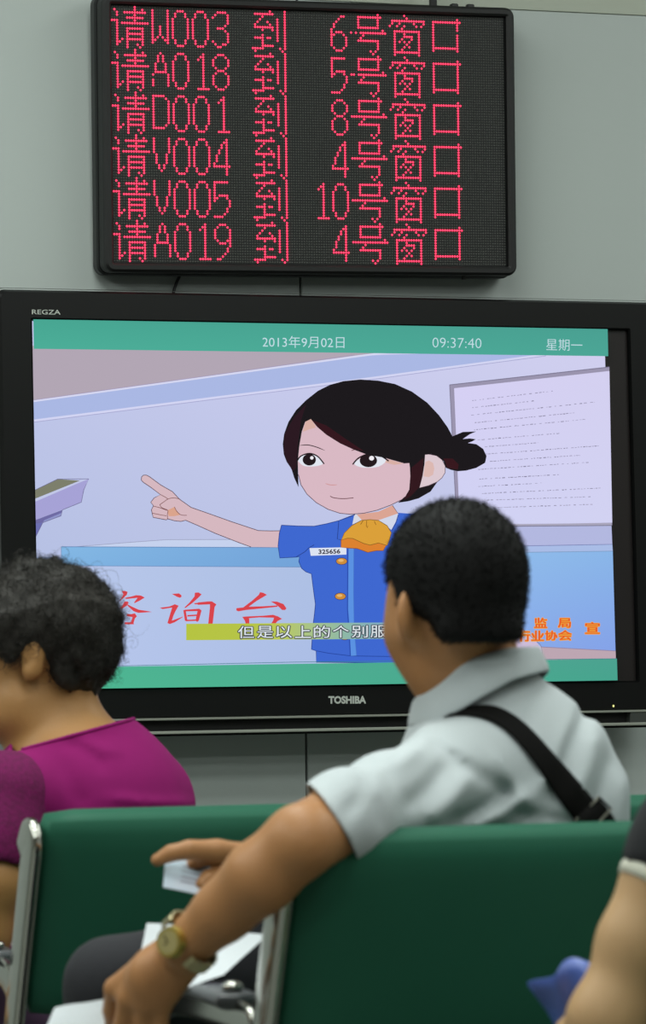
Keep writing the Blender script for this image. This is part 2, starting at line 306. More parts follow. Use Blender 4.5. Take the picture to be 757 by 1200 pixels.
# -- the picture shown on the screen: flat coloured shapes, as on the screen itself
M_PIC = bpy.data.materials.new('screen_picture_light'); M_PIC.use_nodes = True; nt = M_PIC.node_tree
nt.nodes.remove(nt.nodes['Principled BSDF']); em = nt.nodes.new('ShaderNodeEmission'); at_ = nt.nodes.new('ShaderNodeAttribute'); at_.attribute_name = 'Col'
nt.links.new(at_.outputs['Color'], em.inputs['Color']); em.inputs['Strength'].default_value = 1.0; nt.links.new(em.outputs[0], nt.nodes['Material Output'].inputs['Surface'])
class Pic:
    layer = 0
    def __init__(s): s.v = []; s.f = []; s.c = []
    clamp = True
    def raw(s, pts, faces, cols):
        Pic.layer += 1; y = .0010-.000025*Pic.layer; n = len(s.v)
        for (px, py), c in zip(pts, cols):
            x, z = scr(px, py); s.v.append((max(-sw, min(sw, x)), y, max(-sh, min(sh, z))) if s.clamp else (x, y, z)); s.c.append((*lin(c), 1))
        s.f += [tuple(n+i for i in f) for f in faces]
    def poly(s, pts, col, sm=0, cols=None):
        if sm: pts = [tuple(p) for p in spline(pts, sm, True)]
        t = tessellate_polygon([[Vector((p[0], p[1], 0)) for p in pts]])
        s.raw(pts, t, cols or [col]*len(pts))
    def line(s, pts, wd, col, sm=0, taper=False, closed=False):
        if sm: pts = [tuple(p) for p in spline(pts, sm, closed)]
        if closed: pts = list(pts)+[pts[0]]
        P = [np.array(p, float) for p in pts]; A = []; n = len(P)
        for i, p in enumerate(P):
            t = P[min(i+1, n-1)]-P[max(i-1, 0)]; t = t/(np.linalg.norm(t)+1e-9); q = np.array([-t[1], t[0]])
            k = wd/2*(min(1, 4*min(i, n-1-i)/(n-1)+.15) if taper else 1); A += [tuple(p+q*k), tuple(p-q*k)]
        s.raw(A, [(2*i, 2*i+1, 2*i+3, 2*i+2) for i in range(n-1)], [col]*len(A))
    def ell(s, cx, cy, rx, ry, col, n=28): s.poly([(cx+rx*math.cos(2*math.pi*k/n), cy+ry*math.sin(2*math.pi*k/n)) for k in range(n)], col)
    def text(s, body, x0, x1, y0, y1, col, off=0.0, slant=0.0, yl=None, extra=0.0):
        c = bpy.data.curves.new('t', 'FONT'); c.body = body; c.offset = off; c.resolution_u = 3
        o = bpy.data.objects.new('t', c); COL.objects.link(o); m = o.to_mesh()
        V = np.array([tuple(v.co) for v in m.vertices]); Fs = [tuple(p.vertices) for p in m.polygons]
        c2 = bpy.data.curves.new('t', 'FONT'); c2.body = body; o2 = bpy.data.objects.new('t', c2); COL.objects.link(o2); m2 = o2.to_mesh()
        V2 = np.array([tuple(v.co) for v in m2.vertices]); a = V2.min(0); bb = V2.max(0)
        o.to_mesh_clear(); o2.to_mesh_clear(); bpy.data.objects.remove(o); bpy.data.objects.remove(o2)
        u = (V[:, 0]-a[0])/(bb[0]-a[0]); t = (V[:, 1]-a[1])/(bb[1]-a[1])
        yb = (yl if yl is not None else y1)
        X = x0+u*(x1-x0); Y = (y1+(yb-y1)*u)+(0-t)*(y1-y0)
        s.raw(list(zip(X, Y)), Fs, [col]*len(X))
    def done(s, name, parent):
        me = bpy.data.meshes.new(name); me.from_pydata(s.v, [], s.f)
        ca = me.color_attributes.new('Col', 'FLOAT_COLOR', 'POINT'); ca.data.foreach_set('color', [q for c in s.c for q in c])
        return link_mesh(name, me, M_PIC, parent)
def bil(tl, tr, br, bl, box_, nx=10, ny=8):
    (ax, ay), (bx, by), (cx_, cy_), (dx, dy) = box_; P = []; C = []; Fq = []
    for j in range(ny+1):
        for i in range(nx+1):
            u, t = i/nx, j/ny; w4 = ((1-u)*(1-t), u*(1-t), u*t, (1-u)*t)
            P.append((w4[0]*ax+w4[1]*bx+w4[2]*cx_+w4[3]*dx, w4[0]*ay+w4[1]*by+w4[2]*cy_+w4[3]*dy))
            C.append(tuple(w4[0]*a+w4[1]*b_+w4[2]*c+w4[3]*d_ for a, b_, c, d_ in zip(tl, tr, br, bl)))
    for j in range(ny):
        for i in range(nx): q = j*(nx+1)+i; Fq.append((q, q+1, q+nx+2, q+nx+1))
    return P, Fq, C
def Z(ox, oy, s): return lambda pts: [(ox+x/s, oy+y/s) for x, y in pts]
ZA, ZB, ZC, ZD, ZE = Z(320, 430, 5.047), Z(440, 430, 5.047), Z(150, 540, 5.047), Z(290, 580, 3.984), Z(340, 640, 5.407)
ZF, ZG, ZH, ZP, ZN = Z(120, 680, 6.308), Z(230, 680, 6.308), Z(590, 600, 5.047), Z(30, 540, 5.047), Z(520, 420, 3.605)
# background
bg = Pic()
bg.raw(*bil((194, 199, 234), (210, 208, 240), (188, 196, 230), (176, 189, 224), ((36, 376), (708.5, 387.5), (719.2, 797.3), (42.5, 807.5))))
bg.poly([(36, 405), (440, 410), (440, 415), (420, 417.5), (260, 439), (36, 470)], '#b2a6b4')
bg.poly([(36, 492), (36, 470), (260, 439), (420, 417), (560, 412), (710, 412), (710, 414), (640, 416.5), (531, 430), (440, 443), (320, 458.5), (260, 464)], '#aab8e4')
bg.line([(36, 470.2), (260, 439.5), (420, 417.3), (470, 411)], 2.2, '#d6d8f2'); bg.line([(36, 493), (260, 465), (320, 457.8), (440, 442.5), (531, 430), (640, 415.5), (700, 410)], 2.6, '#d2d4f2')
bg.line([(36, 468.9), (260, 438.1), (415, 416)], .7, '#a398b8'); bg.line([(36, 494.8), (260, 466.8), (320, 459.4), (440, 444.2), (531, 431.6), (640, 417)], .7, '#a3a3cc')
# counter
bg.poly([(41, 671), (41, 653), (72, 653), (72, 671)], '#9fb4e2'); bg.poly([(41, 672), (41, 659.5), (71, 659), (71, 700), (41, 700)], '#6c8bd8')
bg.line([(41, 653.3), (72, 653.3)], .7, '#8096c8')
bg.poly([(90, 640.8), (150, 635.8), (195.6, 632.6), (350, 632), (350, 641.5)], '#c6d2ee'); bg.line([(90, 640.6), (150, 635.7), (195.6, 632.4), (350, 632)], .6, '#9296b4')
bg.raw(*bil((150, 186, 226), (150, 180, 226), (150, 178, 226), (158, 184, 228), ((72, 662.8), (372, 664.6), (372, 780), (72, 783)), 6, 4))
bg.raw(*bil((184, 199, 234), (174, 192, 228), (172, 190, 230), (184, 199, 236), ((72, 662.8), (372, 664.6), (372, 780), (72, 783)), 6, 4))
bg.raw(*bil((132, 184, 228), (116, 164, 218), (114, 162, 216), (128, 180, 226), ((72, 640.7), (372, 641.8), (372, 664.6), (72, 662.8)), 6, 2))
bg.line([(72, 640.7), (372, 641.8)], .8, '#5f86b8'); bg.line([(72, 662.8), (372, 664.6)], .8, '#6f90c0'); bg.line([(72, 640.7), (72, 700)], .7, '#6f90c0')
bg.done('screen_background', screen)
pd = Pic()
pd.poly(ZP([(50, 235), (375, 107), (362, 130), (345, 170), (330, 245), (50, 352)]), '#a6a2d6')
pd.poly(ZP([(50, 175), (190, 108), (322, 117), (50, 226)]), '#7d7f6c'); pd.poly(ZP([(50, 226), (322, 117), (375, 106), (330, 124), (50, 244)]), '#c2c8e8')
pd.poly(ZP([(50, 352), (218, 290), (210, 325), (100, 365), (50, 392)]), '#6f6ba4'); pd.poly(ZP([(110, 352), (212, 308), (210, 328), (102, 366)]), '#8f94c8')
pd.poly(ZP([(50, 372), (102, 366), (57, 455), (50, 460)]), '#6e70b2')
pd.line(ZP([(50, 175), (190, 108), (375, 107), (345, 170), (330, 245), (218, 290), (210, 325), (102, 366), (57, 455)]), .7, '#6a6690'); pd.done('screen_podium', screen)
nb = Pic()
nb.poly(ZN([(25, 112), (700, 37), (712, 705), (640, 703), (55, 716)]), '#9a94ae'); nb.line(ZN([(24, 112), (700, 36)]), .9, '#77728c'); nb.line(ZN([(25, 112), (56, 716)]), .8, '#7b7690')
nb.raw(*bil((214, 208, 244), (212, 208, 240), (210, 210, 242), (208, 210, 244), ZN([(44, 126), (700, 53), (712, 694), (68, 706)])))
for (xa, ya, xb, yb) in ((120, 178, 460, 138), (120, 208, 380, 180), (115, 240, 635, 185), (130, 272, 550, 230), (125, 302, 595, 258), (140, 345, 485, 317), (170, 374, 395, 357), (175, 405, 650, 370), (190, 436, 570, 410), (140, 470, 608, 440), (145, 511, 480, 492), (140, 542, 405, 528), (155, 572, 655, 549), (175, 600, 612, 586), (200, 632, 620, 618)):
    x = xa
    while x < xb:
        l_ = random.uniform(5, 13); g = random.choice((3, 4, 5, 7, 14)); e = min(xb, x+l_)
        Y = lambda q: ya+(yb-ya)*(q-xa)/(xb-xa)
        nb.line(ZN([(x, Y(x)), ((x+e)/2, Y((x+e)/2)-random.uniform(-1, 1)), (e, Y(e))]), random.uniform(.5, 1.0), random.choice(('#8f8ba6', '#a29dba', '#7a7690'))); x = e+g
nb.done('screen_notice_board', screen)
rw = Pic()
rw.poly([(540, 617.2), (714, 616.6), (715, 638.2), (540, 641.5)], '#b3b8e0'); rw.line([(540, 616.4), (714, 614.6)], 2.6, '#a9a6bc'); rw.line([(540, 617.6), (714, 616.2)], .8, '#6e6c84'); rw.line([(540, 641.3), (715, 638.3)], .8, '#7680b4')
rw.poly([(540, 642), (715, 638.6), (715.5, 646.2), (540, 648.5)], '#a9bce6')
rw.raw(*bil((146, 190, 236), (138, 182, 232), (132, 160, 232), (138, 172, 234), ((540, 648.5), (715.5, 646.2), (719, 775), (540, 775))))
rw.line([(540, 648.6), (715.5, 646.2)], .8, '#7f9cc4')
rw.poly([(600, 757), (632, 758.3), (718.8, 763), (719.2, 775), (600, 775)], '#bda6b2'); rw.line([(632, 758.3), (718.8, 763)], .8, '#9384a0')
rw.poly([(600, 726), (612, 739), (624, 750), (632, 760), (632.5, 775), (600, 775)], '#cdbcd8'); rw.line([(600, 726), (612, 739), (624, 750), (632, 758), (632.5, 773)], .7, '#8c7c94', sm=3)
for t_, xa, xb, ya, yb in (('监', 623.5, 638.5, 724.5, 736), ('局', 651.5, 666, 724.8, 735.8), ('宣', 683, 700, 729.5, 742.8), ('行', 605, 618.5, 739.5, 751.5), ('业', 620, 634.5, 739.5, 751), ('协', 636, 650, 739.5, 750.5), ('会', 651.5, 667, 739, 750.5)):
    [rw.text(t_, xa+ax, xb+ax, ya+ay, yb+ay, '#eaa23a') for ax, ay in ((-.9, -.5), (.9, -.5), (-.9, .8), (.9, .8), (0, -.9), (0, 1.1))]; [rw.text(t_, xa+ax, xb+ax, ya, yb, '#e8582c') for ax in (-.3, .3)]
rw.done('screen_right_panel', screen)
# red calligraphy
rc = Pic(); RED = '#d8444c'
for Zf, P in ((ZF, [(128, 82), (150, 80), (172, 88), (165, 110), (135, 138), (108, 160), (125, 135), (140, 105)]), (ZF, [(150, 132), (200, 122), (235, 112), (270, 115), (298, 130), (262, 152), (222, 172), (220, 165), (245, 132), (160, 141)]),
              (ZF, [(110, 212), (135, 185), (148, 160), (170, 158), (180, 168), (165, 190), (125, 215)]), (ZF, [(165, 176), (200, 195), (255, 220), (310, 228), (352, 236), (300, 240), (250, 243), (215, 230), (175, 195)]),
              (ZF, [(165, 250), (200, 252), (225, 246), (240, 268), (225, 285), (215, 318), (220, 327), (150, 328), (150, 312), (195, 312), (208, 275), (165, 266)]),
              (ZF, [(498, 103), (550, 99), (568, 112), (570, 124), (558, 132), (535, 124)]), (ZF, [(408, 205), (480, 196), (520, 179), (548, 190), (525, 230), (510, 262), (498, 300), (580, 270), (578, 275), (520, 312), (482, 326), (465, 318), (472, 296), (490, 235), (500, 204), (430, 215)]),
              (ZF, [(668, 94), (695, 92), (718, 106), (695, 130), (650, 170), (600, 206), (588, 206), (625, 170), (665, 122)]), (ZF, [(660, 172), (757, 160), (757, 178), (670, 180)]),
              (ZG, [(-5, 166), (75, 158), (100, 158), (133, 180), (120, 200), (105, 326), (72, 326), (85, 205), (85, 180), (-5, 184)]),
              (ZF, [(582, 222), (600, 225), (614, 305), (594, 300)]), (ZF, [(590, 220), (700, 212), (717, 225), (690, 230), (592, 232)]), (ZF, [(690, 215), (717, 225), (697, 300), (685, 310), (672, 300)]), (ZF, [(612, 259), (683, 255), (683, 266), (612, 270)]), (ZF, [(600, 294), (685, 291), (685, 302), (600, 305)]),
              (ZG, [(455, 90), (480, 95), (506, 110), (480, 125), (430, 155), (372, 197), (480, 194), (580, 188), (585, 198), (470, 210), (350, 222), (295, 232), (280, 225), (280, 208), (330, 203), (400, 150), (445, 110)]), (ZG, [(533, 158), (580, 160), (628, 178), (650, 210), (640, 222), (618, 222), (595, 200), (570, 180)]),
              (ZG, [(323, 272), (350, 270), (375, 285), (376, 326), (350, 326), (342, 300)]), (ZG, [(345, 270), (480, 264), (550, 257), (585, 268), (618, 287), (585, 303), (565, 326), (534, 326), (550, 302), (558, 279), (450, 276), (360, 284)])):
    rc.poly(Zf(P), RED)
rc.done('screen_red_writing', screen)
# cartoon clerk
ck = Pic(); SK = '#d9b9c4'; OUT = '#5a4250'; BL = '#3f68d0'; HR = '#1d1a1d'
hand = ZC([(66, 117), (68, 98), (78, 88), (96, 87), (115, 97), (180, 145), (250, 185), (292, 230), (360, 278), (480, 320), (600, 363), (757, 415)])+[(315, 622.6), (330, 622.4), (330, 642), (291.5, 641.4)]+ZC([(640, 485), (500, 430), (400, 385), (328, 354), (300, 361), (262, 357), (220, 345), (215, 352), (136, 337), (130, 312), (126, 292), (138, 268), (122, 248), (142, 222), (180, 203), (120, 158), (78, 130)])
ck.poly(hand, '#d6b8c0'); ck.line(hand[:14], .8, OUT); ck.line(hand[15:]+[hand[0]], .8, OUT)
ck.poly(ZC([(220, 296), (262, 275), (275, 300), (296, 322), (262, 330), (228, 330)]), '#dba48c')
for ln in ([(175, 262), (188, 280), (222, 295), (220, 320), (222, 350)], [(135, 270), (175, 280), (218, 296)], [(130, 312), (180, 322), (215, 328)], [(262, 275), (275, 300), (300, 322), (335, 325)], [(175, 262), (200, 245), (225, 228), (260, 222), (296, 230)], [(180, 203), (215, 222), (222, 232)]): ck.line(ZC(ln), .7, '#7a4a4a', sm=4)
body = ZD([(148, 143), (225, 147), (300, 148), (360, 136), (415, 122), (490, 93), (560, 150), (690, 85), (757, 90)])+[(500, 604), (522, 640), (532, 778)]+ZE([(150, 737), (150, 665), (120, 655), (130, 500), (138, 440), (145, 370), (130, 260), (120, 178), (85, 165), (58, 143), (40, 100), (45, 70)])+ZD([(215, 292), (140, 296), (132, 240), (138, 180)])
ck.poly(body, BL); ck.line(body[9:]+[body[0]]+body[:6], .8, '#28408a')
ck.line(ZE([(120, 655), (150, 665), (230, 680), (370, 697), (640, 701)]), .8, '#26449c'); ck.line(ZD([(215, 292), (255, 268), (275, 250), (300, 235)]), .8, '#28408a', sm=4)
ck.poly(ZE([(355, 12), (388, 12), (386, 300), (390, 520), (405, 695), (370, 697), (362, 520), (352, 400)]), '#5b92e2'); ck.line(ZE([(350, 20), (348, 400), (358, 560), (366, 697)]), 1.2, '#2d4fae'); ck.line(ZE([(388, 12), (386, 300), (390, 520), (405, 695)]), .6, '#4a78c8')
ck.poly(ZD([(520, 120), (485, 95), (600, 80), (665, 50), (692, 88), (600, 122)]), '#dba594'); ck.line(ZD([(665, 50), (692, 90), (640, 112)]), .7, OUT)
ck.poly(ZD([(487, 95), (497, 92), (522, 118), (500, 130), (478, 140)]), '#d6d8e4'); ck.poly(ZD([(600, 120), (692, 88), (690, 110), (660, 165), (640, 150)]), '#d0d6ea')
ck.line(ZD([(415, 122), (408, 208), (426, 212)]), .8, '#28408a'); ck.line(ZD([(415, 122), (490, 95)]), .8, '#28408a'); ck.line(ZD([(692, 95), (680, 135), (662, 168)]), .8, '#28408a')
sc2 = ZD([(425, 212), (455, 204), (480, 205), (530, 228), (560, 236), (600, 225), (636, 236), (622, 262), (590, 262), (550, 270), (500, 252), (425, 248)])
ck.poly(sc2, '#dc8230'); ck.line(sc2, .7, '#7a4a20', closed=True)
sc1 = ZD([(520, 121), (560, 117), (600, 121), (640, 145), (660, 178), (650, 215), (640, 238), (600, 226), (560, 236), (530, 228), (480, 205), (455, 204), (427, 212), (440, 180), (475, 145)])
ck.poly(sc1, '#dba03a'); ck.line(sc1, .7, '#7a5a24', closed=True)
for ln in ([(528, 122), (516, 140)], [(545, 122), (543, 148), (548, 156), (550, 145)], [(580, 124), (588, 142)]): ck.line(ZD(ln), .7, '#8a5c20')
ck.poly(ZD([(278, 250), (422, 247), (450, 250), (450, 280), (284, 286)]), '#dde4f2'); ck.text('325656', 370.5, 395.6, 644.6, 649.6, '#2a2430', off=.03, yl=649.0)
for cx, cy in ((310, 98), (302, 320), (330, 574)):
    c = ZE([(cx, cy)])[0]; ck.ell(c[0], c[1], 6.8, 4.3, '#3a3a5c'); ck.ell(c[0], c[1], 6.1, 3.6, '#cf8f3a'); ck.ell(c[0]-.8, c[1]-.9, 3.2, 1.6, '#e8b870')
# head
ear = ZB([(276, 521), (300, 519), (345, 528), (378, 552), (397, 590), (396, 628), (378, 658), (350, 682), (300, 704), (243, 718), (258, 650), (272, 580)])
bk = ZB([(230, 560), (300, 600), (350, 683), (310, 740), (240, 780), (180, 797), (118, 806), (160, 770), (182, 728), (190, 650), (184, 572)])
ck.poly(bk, HR); ck.poly(ear, '#dcc8d0'); ck.line(ear, .7, OUT, closed=True); ck.poly(ZB([(280, 565), (300, 556), (325, 572), (332, 605), (325, 640), (300, 655), (268, 650), (274, 600)]), '#dcb8b2')
face = ZA([(208, 300), (170, 330), (150, 400), (134, 480), (131, 560), (135, 640), (150, 700), (185, 755), (240, 805), (310, 845), (380, 868), (440, 874), (520, 868), (600, 850), (680, 820), (757, 782)])+ZB([(120, 806), (160, 770), (184, 728), (190, 650), (186, 560), (100, 500), (0, 420)])
ck.poly(face, SK); ck.line(face[5:18], .8, OUT)
ck.poly(ZA([(160, 388), (178, 325), (208, 310), (232, 345), (238, 362), (200, 372)]), '#d8b0a6')
ck.poly(ZA([(640, 566), (660, 548), (757, 575), (700, 582)]), '#d8b0a6')
# eyes
ck.poly(ZA([(130, 552), (155, 530), (200, 520), (245, 530), (280, 572), (250, 588), (200, 592), (160, 585)]), '#e2e6f0', sm=3)
ck.ell(*ZA([(199, 552)])[0], 7.8, 6.8, '#241a1e'); ck.ell(*ZA([(214, 541)])[0], 2.0, 2.0, '#f0eef4')
ck.line(ZA([(128, 558), (150, 530), (200, 515), (248, 532), (287, 577)]), 1.5, '#20181c', sm=5)
ck.poly(ZA([(465, 575), (500, 545), (560, 524), (615, 532), (652, 558), (610, 592), (545, 600), (495, 594)]), '#e2e6f0', sm=3)
ck.ell(*ZA([(548, 557)])[0], 10.2, 7.7, '#241a1e'); ck.ell(*ZA([(567, 543)])[0], 2.9, 2.7, '#f0eef4')
ck.line(ZA([(455, 580), (490, 542), (550, 519), (620, 530), (668, 560)]), 1.6, '#20181c', sm=5)
ck.line(ZA([(138, 468), (190, 465), (240, 477), (292, 498)]), 1.0, '#2a1c22', sm=5, taper=True); ck.line(ZA([(448, 498), (472, 491)]), .8, '#6a3c40')
ck.line(ZA([(292, 692), (325, 701), (365, 700)]), 1.1, '#d09a9c', sm=4, taper=True); ck.line(ZA([(322, 767), (345, 777), (400, 782), (460, 777)]), .9, '#6a4048', sm=5)
# hair
hair = ZA([(500, 78), (400, 88), (320, 110), (250, 145), (180, 200), (120, 260), (75, 330), (50, 400), (42, 460), (48, 520), (65, 565), (93, 605), (110, 660), (135, 714), (133, 640), (131, 560), (140, 470), (155, 385), (175, 328), (208, 312), (245, 358), (300, 405), (380, 455), (460, 492), (540, 522), (640, 540), (757, 573)])+ZB([(150, 574), (184, 572), (192, 640), (184, 728), (160, 770), (118, 806), (200, 770), (245, 715), (262, 650), (273, 580), (277, 521), (310, 519), (350, 530), (385, 560), (400, 600), (430, 610), (438, 413), (410, 360), (360, 290), (290, 215), (200, 150), (100, 105), (0, 85)])
ck.poly(hair, HR)
bun = ZB([(430, 612), (400, 600), (388, 560), (400, 440), (440, 413), (500, 388), (579, 385), (540, 402), (500, 430), (540, 426), (577, 431), (555, 444), (530, 453), (580, 460), (620, 488), (640, 530), (632, 570), (580, 600), (520, 616), (470, 620)])
ck.poly(bun, HR)
ck.poly(ZB([(195, 600), (268, 540), (262, 640), (245, 712), (190, 770), (150, 788), (186, 730)]), '#33191f'); ck.poly(ZB([(385, 545), (440, 545), (475, 580), (470, 610), (405, 600), (398, 570)]), '#38191f')
ck.poly(ZA([(52, 400), (110, 300), (180, 225), (150, 320), (130, 470), (122, 600), (100, 620), (66, 560), (46, 500)]), '#2c1a22'); ck.poly(ZA([(215, 318), (300, 350), (400, 420), (520, 500), (460, 490), (380, 452), (300, 403), (245, 355)]), '#35181f')
ck.done('screen_cartoon_clerk', screen)
# bars and text
hb = Pic()
hb.raw(*bil((72, 166, 146), (74, 160, 146), (76, 166, 150), (76, 174, 152), ((30, 375), (708.5, 386.5), (709.2, 418.2), (30, 409.5)), 6, 2))
hb.text('2013年9月02日', 304.5, 400.5, 394.2, 408.2, '#c3dde6', off=-.004, yl=409.0); hb.text('09:37:40', 503.3, 561, 396.2, 408.2, '#c3dde6', off=-.012, yl=409.2); hb.text('星期一', 636.5, 679, 397.8, 411.4, '#c3dde6', off=-.004, yl=412.4)
hb.done('screen_header_bar', screen)
sb = Pic()
xs_ = [215.3, 290, 320, 355, 400, 440, 480]; cs_ = [(182, 196, 66), (182, 196, 72), (186, 200, 86), (172, 196, 130), (142, 184, 166), (130, 172, 190), (112, 156, 210)]
Pp = []; Cc = []
for x_, c_ in zip(xs_, cs_): k = (x_-215.3)/265; Pp += [(x_, 731.4-1.8*k), (x_, 750.6-1.8*k)]; Cc += [c_, c_]
sb.raw(Pp, [(2*i, 2*i+1, 2*i+3, 2*i+2) for i in range(len(xs_)-1)], Cc)
T = '但是以上的个别服'
for k, ch in enumerate(T):
    x0_ = 276+k*22.1; dy = -.12*k*1.0; tall = 0
    if ch == '个': pass
    [sb.text(ch, x0_+ax, x0_+18.8+ax, 734.0+dy+ay, 748.2+dy+ay, '#3c3e4c') for ax, ay in ((-1, -.6), (1, -.6), (-1, .9), (1, .9), (0, -1), (0, 1.2), (-1.2, 0), (1.2, 0))]; sb.text(ch, x0_, x0_+18.8, 734.0+dy, 748.2+dy, '#dde6ea', off=.004)
sb.done('screen_subtitle', screen)
fb = Pic(); fb.raw(*bil((78, 182, 146), (76, 162, 144), (72, 164, 142), (80, 184, 146), ((36, 783.1), (718.8, 772.4), (719.6, 797.5), (36, 808.7)), 6, 2)); fb.line([(41, 782.8), (340, 776.2), (718.8, 772.2)], .7, '#3f7f8a'); fb.done('screen_footer_bar', screen)
# lettering on the bezel
def bezel_text(body, x0, x1, y0, y1, off, name):
    p = Pic(); p.clamp = False; p.text(body, x0, x1, y0, y1, '#ffffff', off=off, yl=y1-.2 if name == 'maker_name' else y1+.4)
    me = bpy.data.meshes.new(name); V = [(x, -.0085, z) for x, y, z in p.v]; me.from_pydata(V, [], p.f)
    o = link_mesh(name, me, M_LET, tv)
M_LET = mat('silver_lettering', '#b9bdb6', .4, metal=.2)
bezel_text('TOSHIBA', 383.3, 426.3, 816.4, 824.4, .045, 'maker_name'); bezel_text('REGZA', 35.8, 69, 363.4, 368.8, .008, 'series_name')
# ------------------------------------------------------------------ benches
M_VINYL = mat('green_vinyl', '#275c48', .5, amt=.05, scale=6, bump=.06, bscale=350, spec=.12)
M_CHROME = mat('chrome_tube', '#b9b8b0', .16, metal=1.0)
M_ARM = mat('grey_arm_pad', '#4a4d50', .35)
M_DARKM = mat('dark_steel', '#2a2c2c', .4, metal=.6)
def hit_z(px, py, z):
    d = FW + RT*(px-378.5)/F_PX - UP*(py-600.0)/F_PX
    return CAM + d*((z-CAM[2])/d[2])
TOPZ = .83
def superbox(hx, hy, hz, r, n=5):
    """rounded, slightly pillowed pad centred on the origin"""
    bm = bmesh.new(); bmesh.ops.create_cube(bm, size=2.0)
    bmesh.ops.subdivide_edges(bm, edges=bm.edges[:], cuts=11, use_grid_fill=True)
    for v in bm.verts:
        p = np.array(v.co); h = np.array([hx, hy, hz]); q = p*h; inner = np.clip(q, -(h-r), h-r); dlt = q-inner; l = np.linalg.norm(dlt)
        # square the cube shell onto a rounded box
        if l > 1e-9: q = inner+dlt/l*r*1.0
        puff = (1-(q[0]/hx)**4)*(1-(q[2]/hz)**4); q[1] += np.sign(q[1])*.008*max(0, puff)*(abs(q[1]) > hy*.5)
        v.co = Vector(q)
    return bm
PITCH_X, SEATW = .60, .585
def bench(x0, ytop, label, n=3, arms=True):
    """x0: left end, ytop: y of the top edge of the backs"""
    r = empty('waiting_bench', (x0, ytop, 0), label=label, cat='bench', group='green waiting benches')
    rec = math.radians(20); hgt = .285
    for k in range(n):
        xc = k*PITCH_X+SEATW/2+.012
        bm = superbox(SEATW/2-.012, .026, hgt/2, .020)
        m = Matrix.Translation((xc, -math.sin(rec)*0, TOPZ)) @ Matrix.Rotation(rec, 4, 'X') @ Matrix.Translation((0, .03, -hgt/2))
        bmesh.ops.transform(bm, matrix=m, verts=bm.verts); obj('back_pad', bm, M_VINYL, r, smooth=True)
        bm = superbox(.235, SEATW/2-.012, .03, .026)
        bmesh.ops.transform(bm, matrix=Matrix.Translation((xc, .40, .405)) @ Matrix.Rotation(math.radians(90), 4, 'Z') @ Matrix.Rotation(math.radians(90), 4, 'X') @ Matrix.Rotation(math.radians(-90), 4, 'X'), verts=bm.verts); obj('seat_pad', bm, M_VINYL, r, smooth=True)
    dy, dz = math.sin(rec), math.cos(rec)
    def back(t, off=0): return Vector((0, .03*math.cos(rec)+off+t*dy, TOPZ-.022-t*dz))
    for k in range(n+1):
        xs_ = k*PITCH_X + (.010 if k < n else -.012)
        pts = [back(.004, .030)+Vector((0, 0, -.016)), back(-.001, .012), back(.010), back(.05), back(.15), back(.25), back(.345), Vector((0, .17, .42)), Vector((0, .22, .372)), Vector((0, .34, .362)), Vector((0, .58, .362))]
        pts = [p+Vector((xs_, 0, 0)) for p in pts]
        bm = bmesh.new(); tube(bm, spline([tuple(p) for p in pts], 5), .01, 16, flat=(.0085, .030), up=Vector((1, 0, 0))) if False else tube(bm, spline([tuple(p) for p in pts], 5), .01, 16, flat=(.025, .0085), up=Vector((1, 0, 0)))
        obj('side_frame', bm, M_CHROME, r, smooth=True)
        if arms and k in (0, n):
            ap = [(xs_, .115, .60), (xs_, .16, .625), (xs_, .30, .632), (xs_, .42, .628), (xs_, .475, .60), (xs_, .485, .54), (xs_, .475, .37)]
            bm = bmesh.new(); tube(bm, spline(ap, 6), .01, 16, flat=(.0075, .019) if False else (.019, .0075), up=Vector((1, 0, 0))); a = obj('armrest', bm, M_CHROME, r, smooth=True)
            bm = bmesh.new(); tube(bm, spline([(xs_, .17, .645), (xs_, .30, .651), (xs_, .43, .646)], 6), .01, 16, flat=(.010, .024), up=Vector((0, 0, 1)) ) if False else tube(bm, spline([(xs_, .17, .643), (xs_, .30, .650), (xs_, .43, .645)], 6), .01, 16, flat=(.027, .009), up=Vector((0, 0, 1)))
            obj('arm_pad', bm, M_ARM, a, smooth=True)
            for yy in (.20, .40):
                bm = bmesh.new(); bmesh.ops.create_uvsphere(bm, u_segments=14, v_segments=8, radius=.013, matrix=Matrix.Translation((xs_, yy, .659)) @ Matrix.Diagonal((1, 1, .55, 1))); obj('cap_bolt', bm, M_CHROME, a, smooth=True)
    bm = bmesh.new(); box(bm, (.0, .33, .30), (n*PITCH_X-.01, .39, .345), bev=.006); obj('beam', bm, M_DARKM, r)
    for xl in (.25, n*PITCH_X-.26):
        bm = bmesh.new(); tube(bm, spline([(xl, .36, .31), (xl, .36, .15), (xl, .30, .06), (xl, .10, .025)], 5), .019, 12); tube(bm, spline([(xl, .36, .15), (xl, .42, .06), (xl, .62, .025)], 5), .019, 12)
        lg = obj('leg', bm, M_CHROME, r, smooth=True)
        for yy in (.10, .62):
            bm = bmesh.new(); bmesh.ops.create_cone(bm, cap_ends=True, segments=16, radius1=.026, radius2=.022, depth=.022, matrix=Matrix.Translation((xl, yy, .011))); obj('foot_pad', bm, M_DARKM, lg)
    return r
p1 = hit_z(180, 950, TOPZ+.01); p1l = W(38, 955, 1.0)-CAM
y1 = float(p1[1]); x1l = float(ray_y(37, 960, y1)[0])
bench(x1l, y1, 'green padded bench with chrome ends holding the woman in magenta', 3)
p2 = hit_z(600, 971, TOPZ+.01); y2 = float(p2[1]); x2l = float(ray_y(333, 1020, y2)[0])
bench(x2l, y2, 'nearer green padded bench behind the man in the white shirt', 3)
